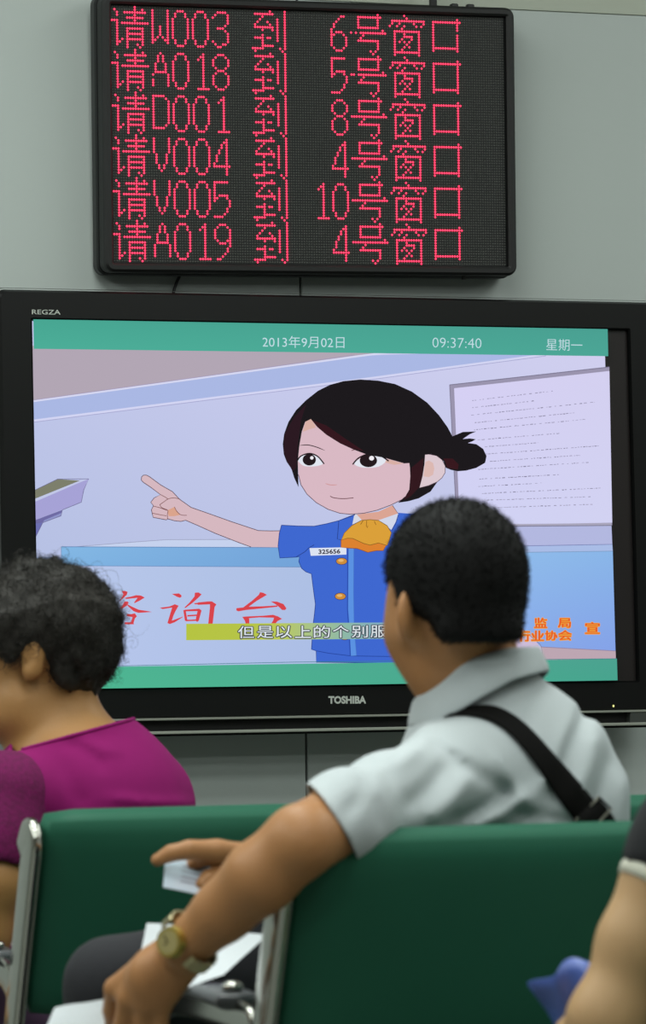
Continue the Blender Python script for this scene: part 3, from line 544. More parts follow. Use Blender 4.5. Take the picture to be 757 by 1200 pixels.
# ------------------------------------------------------------------ bodies: signed distance blends meshed on a grid
import openvdb
class SDF:
    def __init__(s, k=.02): s.it = []; s.k = k
    def cap(s, a, b, r1, r2=None, k=None, op='u', g=None): s.it.append(('c', np.array(a, float), np.array(b, float), r1, r2 if r2 is not None else r1, k or s.k, op)); return s
    def ell(s, c, r, ax=None, k=None, op='u'): s.it.append(('e', np.array(c, float), np.array(r, float), np.eye(3) if ax is None else np.array(ax), None, k or s.k, op)); return s
    def chain(s, pts, rs, k=None):
        for i in range(len(pts)-1): s.cap(pts[i], pts[i+1], rs[i], rs[i+1], k)
        return s
    def plane(s, p, n, k=.004): s.it.append(('p', np.array(p, float), np.array(n, float)/np.linalg.norm(n), None, None, k, 'cut')); return s
    def bounds(s, pad):
        lo = np.full(3, 9e9); hi = -lo
        for t in s.it:
            if t[6] in ('cut', 's'): continue
            if t[0] == 'c': m = max(t[3], t[4]); P = [t[1]-m, t[1]+m, t[2]-m, t[2]+m]
            else: m = max(t[2]); P = [t[1]-m, t[1]+m]
            for p in P: lo = np.minimum(lo, p); hi = np.maximum(hi, p)
        return lo-pad, hi+pad
    def field(s, lo, n, h):
        D = np.full(n, .5, np.float32)
        for t in s.it:
            k = t[5]; pad = k+3*h+.012
            if t[0] == 'c':
                m = max(t[3], t[4]); l_, u_ = np.minimum(t[1], t[2])-m-pad, np.maximum(t[1], t[2])+m+pad
            elif t[0] == 'e':
                e = np.sqrt(((t[3].T*t[2])**2).sum(1)); l_, u_ = t[1]-e-pad, t[1]+e+pad
            else: l_, u_ = lo, lo+n*h
            i0 = np.maximum(np.floor((l_-lo)/h).astype(int), 0); i1 = np.minimum(np.ceil((u_-lo)/h).astype(int)+1, n)
            if (i1 <= i0).any(): continue
            X, Y, Zg = [(lo[q]+np.arange(i0[q], i1[q])*h).astype(np.float32) for q in range(3)]
            X = X[:, None, None]; Y = Y[None, :, None]; Zg = Zg[None, None, :]
            sl = tuple(slice(i0[q], i1[q]) for q in range(3)); Dl = D[sl]
            if t[0] == 'c':
                a, ab = t[1], t[2]-t[1]; L = ab@ab+1e-12; x, y, z = X-a[0], Y-a[1], Zg-a[2]
                hh_ = np.clip((x*ab[0]+y*ab[1]+z*ab[2])/L, 0, 1)
                d = np.sqrt((x-hh_*ab[0])**2+(y-hh_*ab[1])**2+(z-hh_*ab[2])**2)-(t[3]+(t[4]-t[3])*hh_)
            elif t[0] == 'e':
                x, y, z = X-t[1][0], Y-t[1][1], Zg-t[1][2]; A = t[3]; r = t[2]; q0 = q1 = 0
                for j in range(3):
                    u = (x*A[j][0]+y*A[j][1]+z*A[j][2])/r[j]; q0 = q0+u*u; q1 = q1+(u/r[j])**2
                k0 = np.sqrt(q0); d = k0*(k0-1)/(np.sqrt(q1)+1e-9)
            else: d = (X-t[1][0])*t[2][0]+(Y-t[1][1])*t[2][1]+(Zg-t[1][2])*t[2][2]
            if t[6] == 'u': hq = np.maximum(k-np.abs(Dl-d), 0)/k; D[sl] = np.minimum(Dl, d)-hq*hq*k*.25
            else:
                if t[6] == 's': d = -d
                hq = np.maximum(k-np.abs(Dl-d), 0)/k; D[sl] = np.maximum(Dl, d)+hq*hq*k*.25
        return D
    def mesh(s, name, h, m, parent, disp=None, pad=.02, kind=None, bound=None, adapt=0.0):
        lo, hi = s.bounds(pad)
        if bound is not None: lo = np.maximum(lo, bound[0]); hi = np.minimum(hi, bound[1])
        n = np.ceil((hi-lo)/h).astype(int)+1
        D = s.field(lo, n, h)
        if disp is not None:
            idx = np.argwhere(np.abs(D) < 2.5*h+.008); D[tuple(idx.T)] -= disp(lo+idx*h).astype(np.float32)
        g = openvdb.FloatGrid(.5); g.copyFromArray(D); v, t3, q = g.convertToPolygons(isovalue=0.0, adaptivity=adapt)
        v = v*h+lo
        me = bpy.data.meshes.new(name); me.from_pydata(v.tolist(), [], [tuple(f[::-1]) for f in q.tolist()]+[tuple(f[::-1]) for f in t3.tolist()]); me.shade_smooth()
        o = link_mesh(name, me, m, parent, kind)
        # light relaxation
        bm = bmesh.new(); bm.from_mesh(me)
        for _ in range(2): bmesh.ops.smooth_vert(bm, verts=bm.verts, factor=.5, use_axis_x=True, use_axis_y=True, use_axis_z=True)
        bm.to_mesh(me); bm.free(); return o
def pix(P):
    d = P-CAM; z = d@FW; return 378.5+F_PX*(d@RT)/z, 600-F_PX*(d@UP)/z, z
def seg_dist(px, py, pts):
    """distance in pixels to a polyline, and parameter along it"""
    best = np.full(px.shape, 1e9); par = np.zeros(px.shape); n = len(pts)-1
    for i in range(n):
        a = np.array(pts[i], float); b = np.array(pts[i+1], float); ab = b-a
        h = np.clip(((px-a[0])*ab[0]+(py-a[1])*ab[1])/(ab@ab), 0, 1); d = np.hypot(px-a[0]-h*ab[0], py-a[1]-h*ab[1])
        m = d < best; best = np.where(m, d, best); par = np.where(m, (i+h)/n, par)
    return best, par
def folds(lst):
    def f(P):
        px, py, z = pix(P); o = np.zeros(px.shape)
        for pts, sig, amp in lst:
            d, t = seg_dist(px, py, pts); o += amp*np.exp(-(d/sig)**2)*np.clip(4*np.minimum(t, 1-t)+.25, 0, 1)
        return o
    return f
def basis(fwd, up):
    f = np.array(fwd, float); f /= np.linalg.norm(f); r = np.cross(f, up); r /= np.linalg.norm(r); u = np.cross(r, f); return r, f, u   # right, forward, up
class Head:
    """human head about origin c (between the ears); x right, y forward, z up of the person"""
    def __init__(s, c, fwd, up, sc=1.0): s.c = np.array(c, float); s.r, s.f, s.u = basis(fwd, up); s.s = sc; s.ax = np.array([s.r, s.f, s.u])
    def p(s, x, y, z): return s.c+s.s*(s.r*x+s.f*y+s.u*z)
    def sdf(s, S, female=False, ears=True):
        k = s.s; E = lambda c, r, kk=.02, op='u', ax=None: S.ell(s.p(*c), np.array(r)*k, s.ax if ax is None else ax, kk, op)
        E((0, -.012, .035), (.077, .097, .088)); E((0, .028, -.025), (.062, .066, .085)); E((0, .012, -.055), (.058, .062, .052))
        S.cap(s.p(-.012, .078, -.098), s.p(.012, .078, -.098), .020*k, .020*k, .02)
        for sx in (-1, 1):
            S.cap(s.p(sx*.054, .005, -.062), s.p(sx*.02, .07, -.096), .015*k, .016*k, .02)
            E((sx*.036, .066, -.028), (.024, .02, .022), .02)
            S.cap(s.p(sx*.012, .091, .022), s.p(sx*.045, .078, .022), .009*k, .008*k, .012)
            E((sx*.031, .103, .003), (.017, .018, .011), .01, 's')
            E((sx*.031, .081, .002), (.0135, .0125, .0125), .003)
            S.cap(s.p(sx*.014, .0945, .009), s.p(sx*.044, .087, .008), .0032*k, .0028*k, .004)
        S.cap(s.p(0, .090, .012), s.p(0, .112, -.032), .0075*k, .0115*k, .012)
        for sx in (-1, 1): E((sx*.011, .100, -.036), (.0075, .010, .0075), .006)
        E((0, .093, -.060), (.022, .011, .0050), .006); E((0, .091, -.069), (.019, .012, .0060), .006); E((0, .106, -.0645), (.024, .008, .0014), .002, 's')
        if ears:
            for sx in (-1, 1):
                th = math.radians(28); rr = s.r*sx*math.cos(th)-s.f*math.sin(th); ff = np.cross(s.u, rr)*1.0
                ff = ff/np.linalg.norm(ff); tl = math.radians(-10); ax = np.array([rr, ff, s.u])
                S.ell(s.p(sx*.079, -.012, -.002), np.array((.0085, .0185, .031))*k, ax, .005)
                S.ell(s.p(sx*.076, -.006, -.027), np.array((.008, .010, .012))*k, ax, .006)
                S.ell(s.p(sx*.079, -.012, .001)+rr*.0085*k, np.array((.0055, .0105, .0195))*k, ax, .004, 's')
                S.ell(s.p(sx*.081, -.009, -.004)+rr*.001*k, np.array((.005, .004, .008))*k, ax, .003)
        return s
def strands(name, pos, nrm, length, rad, m, parent, droop=(0, 0, -1), curl=0.0, seg=3, jit=.5, kind='stuff', freq=8.0, clamp=None):
    """fine hair strands as thin three-sided tapering prisms in one mesh"""
    V = []; Fc = []
    dr = np.array(droop, float)
    for p, n in zip(pos, nrm):
        L_ = length*RNG.uniform(.6, 1.25); d = n+jit*RNG.normal(size=3)*.5+dr*RNG.uniform(.2, .9); d /= np.linalg.norm(d)
        a = np.cross(d, RNG.normal(size=3)); a /= np.linalg.norm(a)+1e-9; b_ = np.cross(d, a); ph = RNG.uniform(0, 6.28); base = len(V)
        cur = np.array(p)-n*.002
        for i in range(seg+1):
            t = i/seg; c = cur+d*L_*t*(1-.35*(1 if curl else 0)*t)+dr*L_*.35*t*t
            if curl: c = c+curl*t**.5*(a*(math.cos(ph+freq*t)-math.cos(ph))+b_*(math.sin(ph+freq*t)-math.sin(ph)))
            r = rad*(1-.75*t)
            for q in range(3):
                an = 2.094*q; V.append(tuple(c+r*(a*math.cos(an)+b_*math.sin(an))))
        for i in range(seg):
            for q in range(3):
                q2 = (q+1) % 3; Fc.append((base+3*i+q, base+3*i+q2, base+3*i+3+q2, base+3*i+3+q))
    me = bpy.data.meshes.new(name); me.from_pydata(V, [], Fc); me.shade_smooth(); return link_mesh(name, me, m, parent, kind)
def sample(o, n, cond=None):
    me = o.data; P = np.array([tuple(v.co) for v in me.vertices]); N = np.array([tuple(v.normal) for v in me.vertices])
    if cond is not None: k = cond(P); P = P[k]; N = N[k]
    i = RNG.integers(0, len(P), n); return P[i]+RNG.normal(size=(n, 3))*.0015, N[i]
def eyeballs(H, parent):
    for sx in (-1, 1):
        bm = bmesh.new(); bmesh.ops.create_uvsphere(bm, u_segments=16, v_segments=10, radius=.0118*H.s, matrix=Matrix.Translation(Vector(H.p(sx*.031, .0862, .003)))); e = obj('eye', bm, M_EYE, parent, smooth=True)
        bm = bmesh.new(); bmesh.ops.create_uvsphere(bm, u_segments=14, v_segments=8, radius=.0056*H.s, matrix=Matrix.Translation(Vector(H.p(sx*.031, .0925, .003)))); obj('iris', bm, M_IRIS, e, smooth=True)
def finger(S, pts, r0, r1, k=.004):
    n = len(pts); rs = [r0+(r1-r0)*i/(n-1) for i in range(n)]; S.chain([np.array(p) for p in pts], rs, k)
M_EYE = mat('eye_white', '#d8d4cc', .2); M_IRIS = mat('iris_dark', '#1c120c', .1)
M_SKIN_M = mat('tanned_skin', '#a9774c', .48, amt=.07, scale=25, bump=.15, bscale=260, sss=.04, spec=.35)
M_SKIN_W = mat('warm_skin', '#a87b4b', .5, amt=.06, scale=20, bump=.15, bscale=240, sss=.04, spec=.35)
M_SKIN_P = mat('light_skin', '#b8936a', .5, amt=.05, scale=15, bump=.1, bscale=240, sss=.04, spec=.35)
M_SHIRT = mat('pale_shirt_cloth', '#b6bdc0', .9, amt=.02, scale=40, bump=.12, bscale=500)
M_HAIR = mat('black_hair', '#0b0a0a', .7, amt=.1, scale=80, spec=.2)
M_HAIRG = mat('greying_black_hair', '#12110f', .65, scale=14, col2='#322e29', spec=.35)
M_TROU = mat('black_trouser_cloth', '#232328', .9, amt=.08, scale=60, bump=.15, bscale=500)
M_SHOE = mat('black_shoe_leather', '#121212', .35)
M_STRAP = mat('black_webbing', '#0b0a09', .85, amt=.1, scale=150, bump=.2, bscale=600, spec=.15)
# ------------------------------------------------------------------ man in the white shirt
man = empty('person', tuple(W(600, 1300, 5.3)[:2])+(0,), label='black-haired man in a pale shirt, arm over the bench back, gold watch', cat='person')
MO = Vector(man.location)
def put_rel(o, root):
    """keep world coordinates of a child mesh under a root standing on the floor"""
    o.data.transform(Matrix.Translation(-Vector(root.location))); return o
awl = lambda deg: math.cos(math.radians(deg))*np.array([FW[0], FW[1], 0])-math.sin(math.radians(deg))*np.array([RT[0], RT[1], 0])
H = Head(W(531, 706, 5.25), awl(14), np.array([0, 0, 1.0])+.05*FW+.0*RT, .965)
S = SDF(.02); H.sdf(S, ears=False)
axM = np.array([RT*.93-FW*.37, FW*.93+RT*.37, UP])
S.ell(W(476, 721, 5.180), (.0100, .019, .031), axM, .004); S.ell(W(479, 744, 5.190), (.0085, .010, .012), axM, .006); S.ell(H.p(.079, -.012, -.004), (.0085, .018, .030), H.ax, .006)
S.cap(W(536, 745, 5.24), W(562, 822, 5.27), .058, .066, .03)
S.cap(W(483, 706, 5.235), W(487, 738, 5.235), .028, .030, .03); S.cap(W(487, 738, 5.235), W(512, 780, 5.235), .030, .028, .03); S.cap(W(512, 780, 5.235), W(545, 830, 5.27), .028, .035, .03)
SHL, SHR = W(528, 918, 5.14), W(628, 876, 5.40)
S.ell(W(592, 940, 5.28), (.115, .085, .12), None, .05); S.cap(W(600, 960, 5.29), W(600, 1150, 5.36), .12, .12, .04); S.cap(W(600, 1150, 5.36), W(600, 1290, 5.40), .12, .13, .05)
ELB = W(352, 986, 4.80); WRI = W(214, 1112, 4.87)
S.chain([SHL, W(455, 943, 4.99), W(404, 958, 4.885)], [.05, .044, .041], .02); S.cap(W(404, 958, 4.885), ELB, .041, .040, .02); S.ell(W(350, 994, 4.78), (.02, .02, .02), None, .02)
S.chain([ELB, W(305, 1028, 4.81), W(262, 1068, 4.84), WRI], [.040, .0405, .034, .0265], .010)
# left hand
KN = [W(134, 1158, 4.94), W(150, 1170, 4.92), W(170, 1177, 4.91), W(190, 1178, 4.91)]
for kx, r in zip(KN, (.0125, .0135, .013, .0115)): S.cap(W(212, 1112, 4.895)+(kx-KN[1])*.45, kx, .017, r, .014)
S.ell(W(178, 1143, 4.905), (.026, .018, .026), None, .02)
fl = [((131, 1185, 4.96), (133, 1212, 4.985), (140, 1232, 5.0)), ((143, 1204, 4.935), (146, 1232, 4.955), (152, 1252, 4.97)), ((165, 1212, 4.925), (167, 1240, 4.945), (171, 1260, 4.96)), ((187, 1208, 4.92), (188, 1232, 4.935), (190, 1250, 4.95))]
for kx, f3, r in zip(KN, fl, (.0098, .0100, .0096, .0085)): finger(S, [kx]+[W(*q) for q in f3], r+.0022, r*.82)
finger(S, [W(205, 1140, 4.93), W(176, 1165, 4.99), W(158, 1190, 5.01), W(150, 1212, 5.01)], .014, .0095)
# right arm and hand holding the card
EL2 = W(520, 1085, 5.62); WR2 = W(318, 1024, 5.30)
S.cap(SHR, EL2, .040, .038, .03); S.cap(EL2, WR2, .042, .027, .03)
S.cap(WR2, W(278, 1010, 5.22), .026, .024, .02)
finger(S, [W(285, 1003, 5.21), W(255, 997, 5.19), W(222, 996, 5.175), W(200, 1000, 5.17), W(184, 1008, 5.17)], .016, .0083)
finger(S, [W(284, 1008, 5.22), W(262, 1003, 5.205), W(240, 1006, 5.20), W(224, 1014, 5.20)], .013, .008)
finger(S, [W(286, 1022, 5.22), W(262, 1024, 5.20), W(244, 1028, 5.185), W(236, 1036, 5.175)], .012, .008)
finger(S, [W(292, 1030, 5.23), W(268, 1040, 5.20), W(252, 1048, 5.19), W(246, 1054, 5.18)], .0115, .0078)
finger(S, [W(296, 1036, 5.24), W(276, 1052, 5.21), W(262, 1062, 5.20), W(258, 1068, 5.19)], .010, .007)
# legs (left crossed over right)
HIPC = W(600, 1290, 5.38); K1 = W(130, 1153, 5.27)
K1w = K1; KM = W(335, 1128, 5.32); S.chain([HIPC, KM, K1w], [.075, .066, .050], .03)
seat = lambda v, z: np.array([v[0], v[1], z])
K2 = seat(W(205, 1250, 5.38), .50); A2 = seat(W(215, 1300, 5.40), .10)
S.cap(HIPC-np.array([0, 0, .02]), K2, .08, .052, .03); S.chain([K2, (K2+A2)/2, A2], [.05, .046, .034], .02)
A1 = seat(W(95, 1300, 5.46), .22); S.chain([K1w, (K1w+A1)/2+.01*FW, A1], [.048, .046, .034], .02)
bo = S.mesh('body', .0042, M_SKIN_M, man); put_rel(bo, man)
eyeballs(H, man)
for o in [c for c in man.children if c.name.startswith('eye')]:
    put_rel(o, man); [put_rel(c, man) for c in o.children]
# hair cap
S = SDF(.01)
S.ell(H.p(0, -.016, .040), np.array((.088, .104, .090))*H.s, H.ax); S.ell(H.p(0, -.035, .0), np.array((.078, .080, .075))*H.s, H.ax, .02); S.cap(H.p(-.035, -.080, -.045), H.p(.035, -.080, -.045), .028, .028, .03)
S.plane(H.p(0, .062, .06), H.f*.9-H.u*.35+.0*H.r, .01)
for sx in (-1, 1):
    S.it.append(('e', H.p(sx*.090, -.004, -.016), np.array((.030, .030, .044))*H.s, H.ax, None, .006, 's'))
    S.it.append(('e', H.p(sx*.085, .012, -.075), np.array((.05, .055, .05))*H.s, H.ax, None, .01, 's'))
    S.it.append(('e', H.p(sx*.080, .052, -.035), np.array((.03, .030, .035))*H.s, H.ax, None, .01, 's'))
S.it.append(('e', W(478, 752, 5.17), np.array((.036, .05, .036)), np.eye(3), None, .012, 's'))
S.plane(H.p(0, -.05, -.045), -H.u+.12*H.f, .008)
hr = S.mesh('hair', .005, M_HAIR, man)
pos, nrm = sample(hr, 9000); st = strands('hair_strands', pos, nrm, .006, .0006, M_HAIR, hr, seg=2, droop=tuple(-H.u*.5-H.f*.2)); put_rel(hr, man); put_rel(st, man)
# shirt
S = SDF(.03)
S.ell(W(592, 940, 5.27), (.138, .112, .145), None, .05); S.cap(W(560, 805, 5.27), W(575, 875, 5.27), .066, .085, .05)
S.cap(SHL, SHR, .062, .056, .05)
S.cap(W(598, 945, 5.29), W(602, 1150, 5.37), .128, .138, .05); S.cap(W(602, 1150, 5.37), W(600, 1270, 5.41), .138, .142, .05)
S.ell(W(645, 985, 5.32), (.076, .08, .14), None, .05)
S.chain([SHL, W(455, 943, 4.99), W(405, 959, 4.89), W(352, 983, 4.81)], [.066, .055, .0505, .0485], .03)
S.chain([SHR, W(600, 1000, 5.55), W(560, 1050, 5.60)], [.056, .055, .055], .03)
HEMP = W(388, 960, 4.86); HEMN = -.83*RT-.52*UP-.15*FW; HEMN /= np.linalg.norm(HEMN)
class Cut:
    pass
FOLD = [([(690, 820), (668, 870), (640, 950)], 9, -.008), ([(702, 850), (690, 900), (668, 950)], 9, .008), ([(675, 830), (655, 880), (632, 930)], 8, .007), ([(715, 880), (705, 920), (690, 960)], 8, -.006),
        ([(640, 800), (620, 835), (612, 860)], 10, -.005), ([(500, 870), (450, 905), (420, 940)], 9, .007), ([(530, 890), (500, 925), (470, 950)], 10, -.008), ([(560, 900), (530, 940), (500, 965)], 10, .008), ([(600, 920), (560, 950), (520, 968)], 9, -.008),
        ([(630, 925), (590, 955), (540, 975)], 8, .008), ([(470, 890), (430, 925), (400, 960)], 8, -.006), ([(480, 850), (520, 865), (560, 900)], 11, .005), ([(495, 860), (540, 895), (600, 930)], 8, -.006), ([(580, 870), (600, 920), (640, 960)], 9, .005), ([(420, 900), (440, 940), (450, 975)], 8, -.004), ([(600, 955), (640, 958), (670, 965)], 7, -.007), ([(735, 900), (728, 950), (720, 990)], 8, .006)]
FOLD = [(p, s_*1.1, a_*1.05) for p, s_, a_ in FOLD]
sh = S.mesh('shirt', .0055, M_SHIRT, man, disp=folds(FOLD))
bm = bmesh.new(); bm.from_mesh(sh.data)
# open the sleeve at its hem
near = [f for f in bm.faces if np.linalg.norm(np.array(f.calc_center_median())-W(372, 972, 4.84)) < .15 and f.calc_center_median()[2] > 0]
geom = list({e for f in near for e in f.edges})+list({v for f in near for v in f.verts})+near
r_ = bmesh.ops.bisect_plane(bm, geom=geom, plane_co=Vector(HEMP), plane_no=Vector(HEMN), clear_outer=False)
kill = [f for f in bm.faces if (np.array(f.calc_center_median())-HEMP)@HEMN > 0 and np.linalg.norm(np.array(f.calc_center_median())-W(350, 985, 4.82)) < .15]
bmesh.ops.delete(bm, geom=kill, context='FACES')
# open the neck
def ray(px, py): return FW + RT*(px-378.5)/F_PX - UP*(py-600.0)/F_PX
def cut_line(bm, p, q, x0, x1, y1):
    """open a garment along the plane through two sight lines, above the line p-q"""
    n = np.cross(ray(*q), ray(*p)); n /= np.linalg.norm(n)
    if (W(p[0], p[1]-50, 5.2)-CAM)@n < 0: n = -n
    sel = []
    for f_ in bm.faces:
        x, y, z = pix(np.array(f_.calc_center_median()))
        if x0 < x < x1 and y < y1: sel.append(f_)
    geom = list({e for f_ in sel for e in f_.edges})+list({v for f_ in sel for v in f_.verts})+sel
    bmesh.ops.bisect_plane(bm, geom=geom, plane_co=Vector(CAM), plane_no=Vector(n), clear_outer=False)
    kill = []
    for f_ in bm.faces:
        c = np.array(f_.calc_center_median()); x, y, z = pix(c)
        if x0 < x < x1 and y < y1 and (c-CAM)@n > 1e-6: kill.append(f_)
    bmesh.ops.delete(bm, geom=kill, context='FACES')
cut_line(bm, (484, 836), (640, 772), 440, 645, 850)
bm.to_mesh(sh.data); bm.free()
# hem seam
put_rel(sh, man)
md = sh.modifiers.new('cloth', 'SOLIDIFY'); md.thickness = .003; md.offset = 1
# collar: folded band around the neck
def collar():
    bm = bmesh.new(); rows = []
    st_ = np.array([-1, -.7, -.2, 0, .5, 1]); yt = np.array([818, 794, 772, 767, 757, 756]); yb = np.array([852, 852, 830, 820, 797, 786])
    for i in range(61):
        a = math.radians(-172+344*i/60); s_, c_ = math.sin(a), math.cos(a); fr = max(0, -c_)
        y0 = np.interp(s_, st_, yt)+22*fr; y1_ = np.interp(s_, st_, yb)+20*fr; row = []
        for t, rad, rp in ((-.0, .066, 66), (.0, .0735, 72), (.06, .0770, 75), (.5, .083, 80), (.95, .091, 84), (1.0, .089, 82)):
            yy = (y1_ if t == 0 and rad == .066 else y0)*(1-t)+y1_*t if not (t == 0 and rad == .066) else y0+14
            row.append(bm.verts.new(W(558+rp*s_+3*t, yy, 5.262-rad*c_)))
        rows.append(row)
    for a, b_ in zip(rows, rows[1:]):
        for k in range(len(a)-1): bm.faces.new((a[k], a[k+1], b_[k+1], b_[k]))
    bmesh.ops.recalc_face_normals(bm, faces=bm.faces)
    o = obj('collar', bm, M_SHIRT, man, smooth=True); put_rel(o, man); m_ = o.modifiers.new('t', 'SOLIDIFY'); m_.thickness = .002; m2 = o.modifiers.new('s', 'SUBSURF'); m2.levels = 1; m2.render_levels = 1
collar()
# trousers and shoes
S = SDF(.03); S.ell(HIPC+np.array([0, 0, 0]), (.17, .13, .11), None, .05)
S.chain([HIPC, KM, K1w], [.095, .080, .055], .03); S.chain([K1w, (K1w+A1)/2, A1+np.array([0, 0, .03])], [.054, .058, .052], .02)
S.chain([HIPC-np.array([0, 0, .02]), K2], [.095, .062], .03); S.chain([K2, A2+np.array([0, 0, .02])], [.060, .052], .02)
tr = S.mesh('trousers', .008, M_TROU, man); put_rel(tr, man)
for A in (A1, A2):
    S = SDF(.02); fd = awl(80); low = A-np.array([0, 0, .045])
    S.cap(low-.03*fd, low+.17*fd-np.array([0, 0, .015]), .040, .030, .02); S.cap(low-.04*fd-np.array([0, 0, .02]), low+.03*fd, .034, .042, .02)
    if A is A2: S.plane(np.array([0, 0, .004]), (0, 0, -1))
    s_ = S.mesh('shoe', .007, M_SHOE, man); put_rel(s_, man)
# wrist watch
M_GOLD = mat('gold_tone_metal', '#c9b25e', .28, metal=.9); M_GOLD2 = mat('steel_gold_links', '#b5ab86', .3, metal=.9); M_DIAL = mat('champagne_dial', '#b5a671', .35, metal=.4)
wc = W(207, 1108, 4.885); wax = WRI-W(262, 1068, 4.84); wax = wax/np.linalg.norm(wax)
WC = W(222, 1104, 4.866); fn = -FW*.80-RT*.56+UP*.10; fn = fn-wax*(fn@wax); fn /= np.linalg.norm(fn); sn = np.cross(wax, fn)
first = None
for i in range(22):
    a = 2*math.pi*i/22
    if math.cos(a) > .80: continue
    rad = .0350; c = WC+rad*(fn*math.cos(a)*.88+sn*math.sin(a)*1.05); nn = fn*math.cos(a)+sn*math.sin(a); tt = -fn*math.sin(a)+sn*math.cos(a)
    bm = bmesh.new(); box(bm, (-.0085, -.0044, -.0018), (.0085, .0044, .0018), bev=.001, seg=1)
    m_ = Matrix((Vector(wax), Vector(tt), Vector(nn))).transposed().to_4x4(); m_.translation = Vector(c)-MO; bmesh.ops.transform(bm, matrix=m_, verts=bm.verts)
    if first is None: first = bm
    else:
        me = bpy.data.meshes.new('t'); bm.to_mesh(me); bm.free(); first.from_mesh(me); bpy.data.meshes.remove(me)
wt = obj('wristwatch', first, M_GOLD2, man); wt['label'] = 'gold-coloured metal wristwatch with link bracelet'
m_ = Matrix((Vector(wax), Vector(sn), Vector(fn))).transposed().to_4x4(); m_.translation = Vector(WC+fn*.0345)-MO
bm = bmesh.new(); bmesh.ops.create_cone(bm, cap_ends=True, segments=32, radius1=.0185, radius2=.0165, depth=.009, matrix=m_); obj('watch_case', bm, M_GOLD, wt, smooth=False)
bm = bmesh.new(); bmesh.ops.create_cone(bm, cap_ends=True, segments=32, radius1=.0135, radius2=.0135, depth=.001, matrix=m_ @ Matrix.Translation((0, 0, .0044))); obj('dial', bm, M_DIAL, wt)
bm = bmesh.new(); box(bm, (-.0006, 0, .0052), (.0006, .009, .0056)); box(bm, (0, -.0006, .0052), (.006, .0006, .0056)); bmesh.ops.transform(bm, matrix=m_, verts=bm.verts); obj('watch_hands', bm, M_DARKM, wt)
# ------------------------------------------------------------------ bag strap across the back
bpy.context.view_layer.update()
from mathutils.bvhtree import BVHTree
def tree_of(objs):
    vs = []; fs = []
    for o in objs:
        mw = o.matrix_world; k = len(vs); vs += [mw @ v.co for v in o.data.vertices]; fs += [tuple(k+i for i in p.vertices) for p in o.data.polygons]
    return BVHTree.FromPolygons(vs, fs)
TS = tree_of([sh])
def on(px, py, off=.005, dd=None):
    d = FW + RT*(px-378.5)/F_PX - UP*(py-600.0)/F_PX; L_ = np.linalg.norm(d); h = TS.ray_cast(Vector(CAM), Vector(d/L_))
    if h[0] is None: return None
    return Vector(h[0])-Vector(d/L_)*off, h[3]
bag = empty('shoulder_bag', tuple(W(740, 1250, 5.3)[:2])+(0,), label='black shoulder bag strap with metal buckle slung diagonally across the white-shirted back', cat='bag')
BO = Vector(bag.location)
up_e = [(524, 838), (545, 828), (580, 826), (615, 846), (650, 884), (682, 920), (706, 950), (722, 975), (738, 1010), (750, 1050)]
lo_e = [(520, 841), (540, 838), (572, 843), (600, 862), (630, 900), (655, 938), (678, 968), (690, 995), (706, 1030), (716, 1070)]
up_s = spline(up_e, 5); lo_s = spline(lo_e, 5)
def ribbon(bm, ua, la, off, th, cols=5):
    grid = []; last = None
    for a, b_ in zip(ua, la):
        row = []
        for j in range(cols+1):
            t = j/cols; p = a*(1-t)+b_*t; h = on(p[0], p[1], off)
            if h is not None: last = h[1]; row.append(h[0])
            else: row.append(Vector(W(p[0], p[1], (last or 5.15)*.998)))
        grid.append(row)
    # smooth depth along the ribbon
    for _ in range(3):
        for i in range(1, len(grid)-1):
            for j in range(cols+1): grid[i][j] = grid[i][j]*.5+(grid[i-1][j]+grid[i+1][j])*.25
    top = [[bm.verts.new(p-BO-Vector(FW)*th) for p in r] for r in grid]; bot = [[bm.verts.new(p-BO+Vector(FW)*.004) for p in r] for r in grid]
    for i in range(len(grid)-1):
        for j in range(cols): bm.faces.new((top[i][j], top[i+1][j], top[i+1][j+1], top[i][j+1])); bm.faces.new((bot[i][j+1], bot[i+1][j+1], bot[i+1][j], bot[i][j]))
        bm.faces.new((bot[i][0], bot[i+1][0], top[i+1][0], top[i][0])); bm.faces.new((top[i][cols], top[i+1][cols], bot[i+1][cols], bot[i][cols]))
    for r in (0, -1):
        for j in range(cols): bm.faces.new((top[r][j], top[r][j+1], bot[r][j+1], bot[r][j]) if r == 0 else (bot[r][j], bot[r][j+1], top[r][j+1], top[r][j]))
bm = bmesh.new(); ribbon(bm, up_s, lo_s, .004, .002); strap = obj('strap', bm, M_STRAP, bag, smooth=True)
bm = bmesh.new(); ribbon(bm, [np.array(p) for p in ((700, 934), (709, 941), (718, 952), (722, 962))], [np.array(p) for p in ((672, 962), (680, 971), (690, 984), (698, 990))], .009, .002)
obj('strap_overlap', bm, M_STRAP, strap, smooth=True)
def pxbar(p, q, wd, name, m_, off=.012):
    bm = bmesh.new(); hs = []
    for t in np.linspace(0, 1, 6):
        x, y = p[0]+(q[0]-p[0])*t, p[1]+(q[1]-p[1])*t; h = on(x, y, off); hs.append((h[0] if h else Vector(W(x, y, 5.12)))-BO)
    a, b_ = hs[0], hs[-1]
    tube(bm, [a+(b_-a)*t for t in (0, .33, .66, 1)], wd, 8); return obj(name, bm, m_, strap, smooth=True)
M_BUCK = mat('dull_steel_buckle', '#77756a', .35, metal=.8)
pxbar((674, 962), (702, 934), .0017, 'buckle_bar', M_BUCK); pxbar((700, 966), (716, 948), .0016, 'buckle_bar', M_BUCK); pxbar((702, 934), (716, 948), .0014, 'buckle_bar', M_STRAP); 
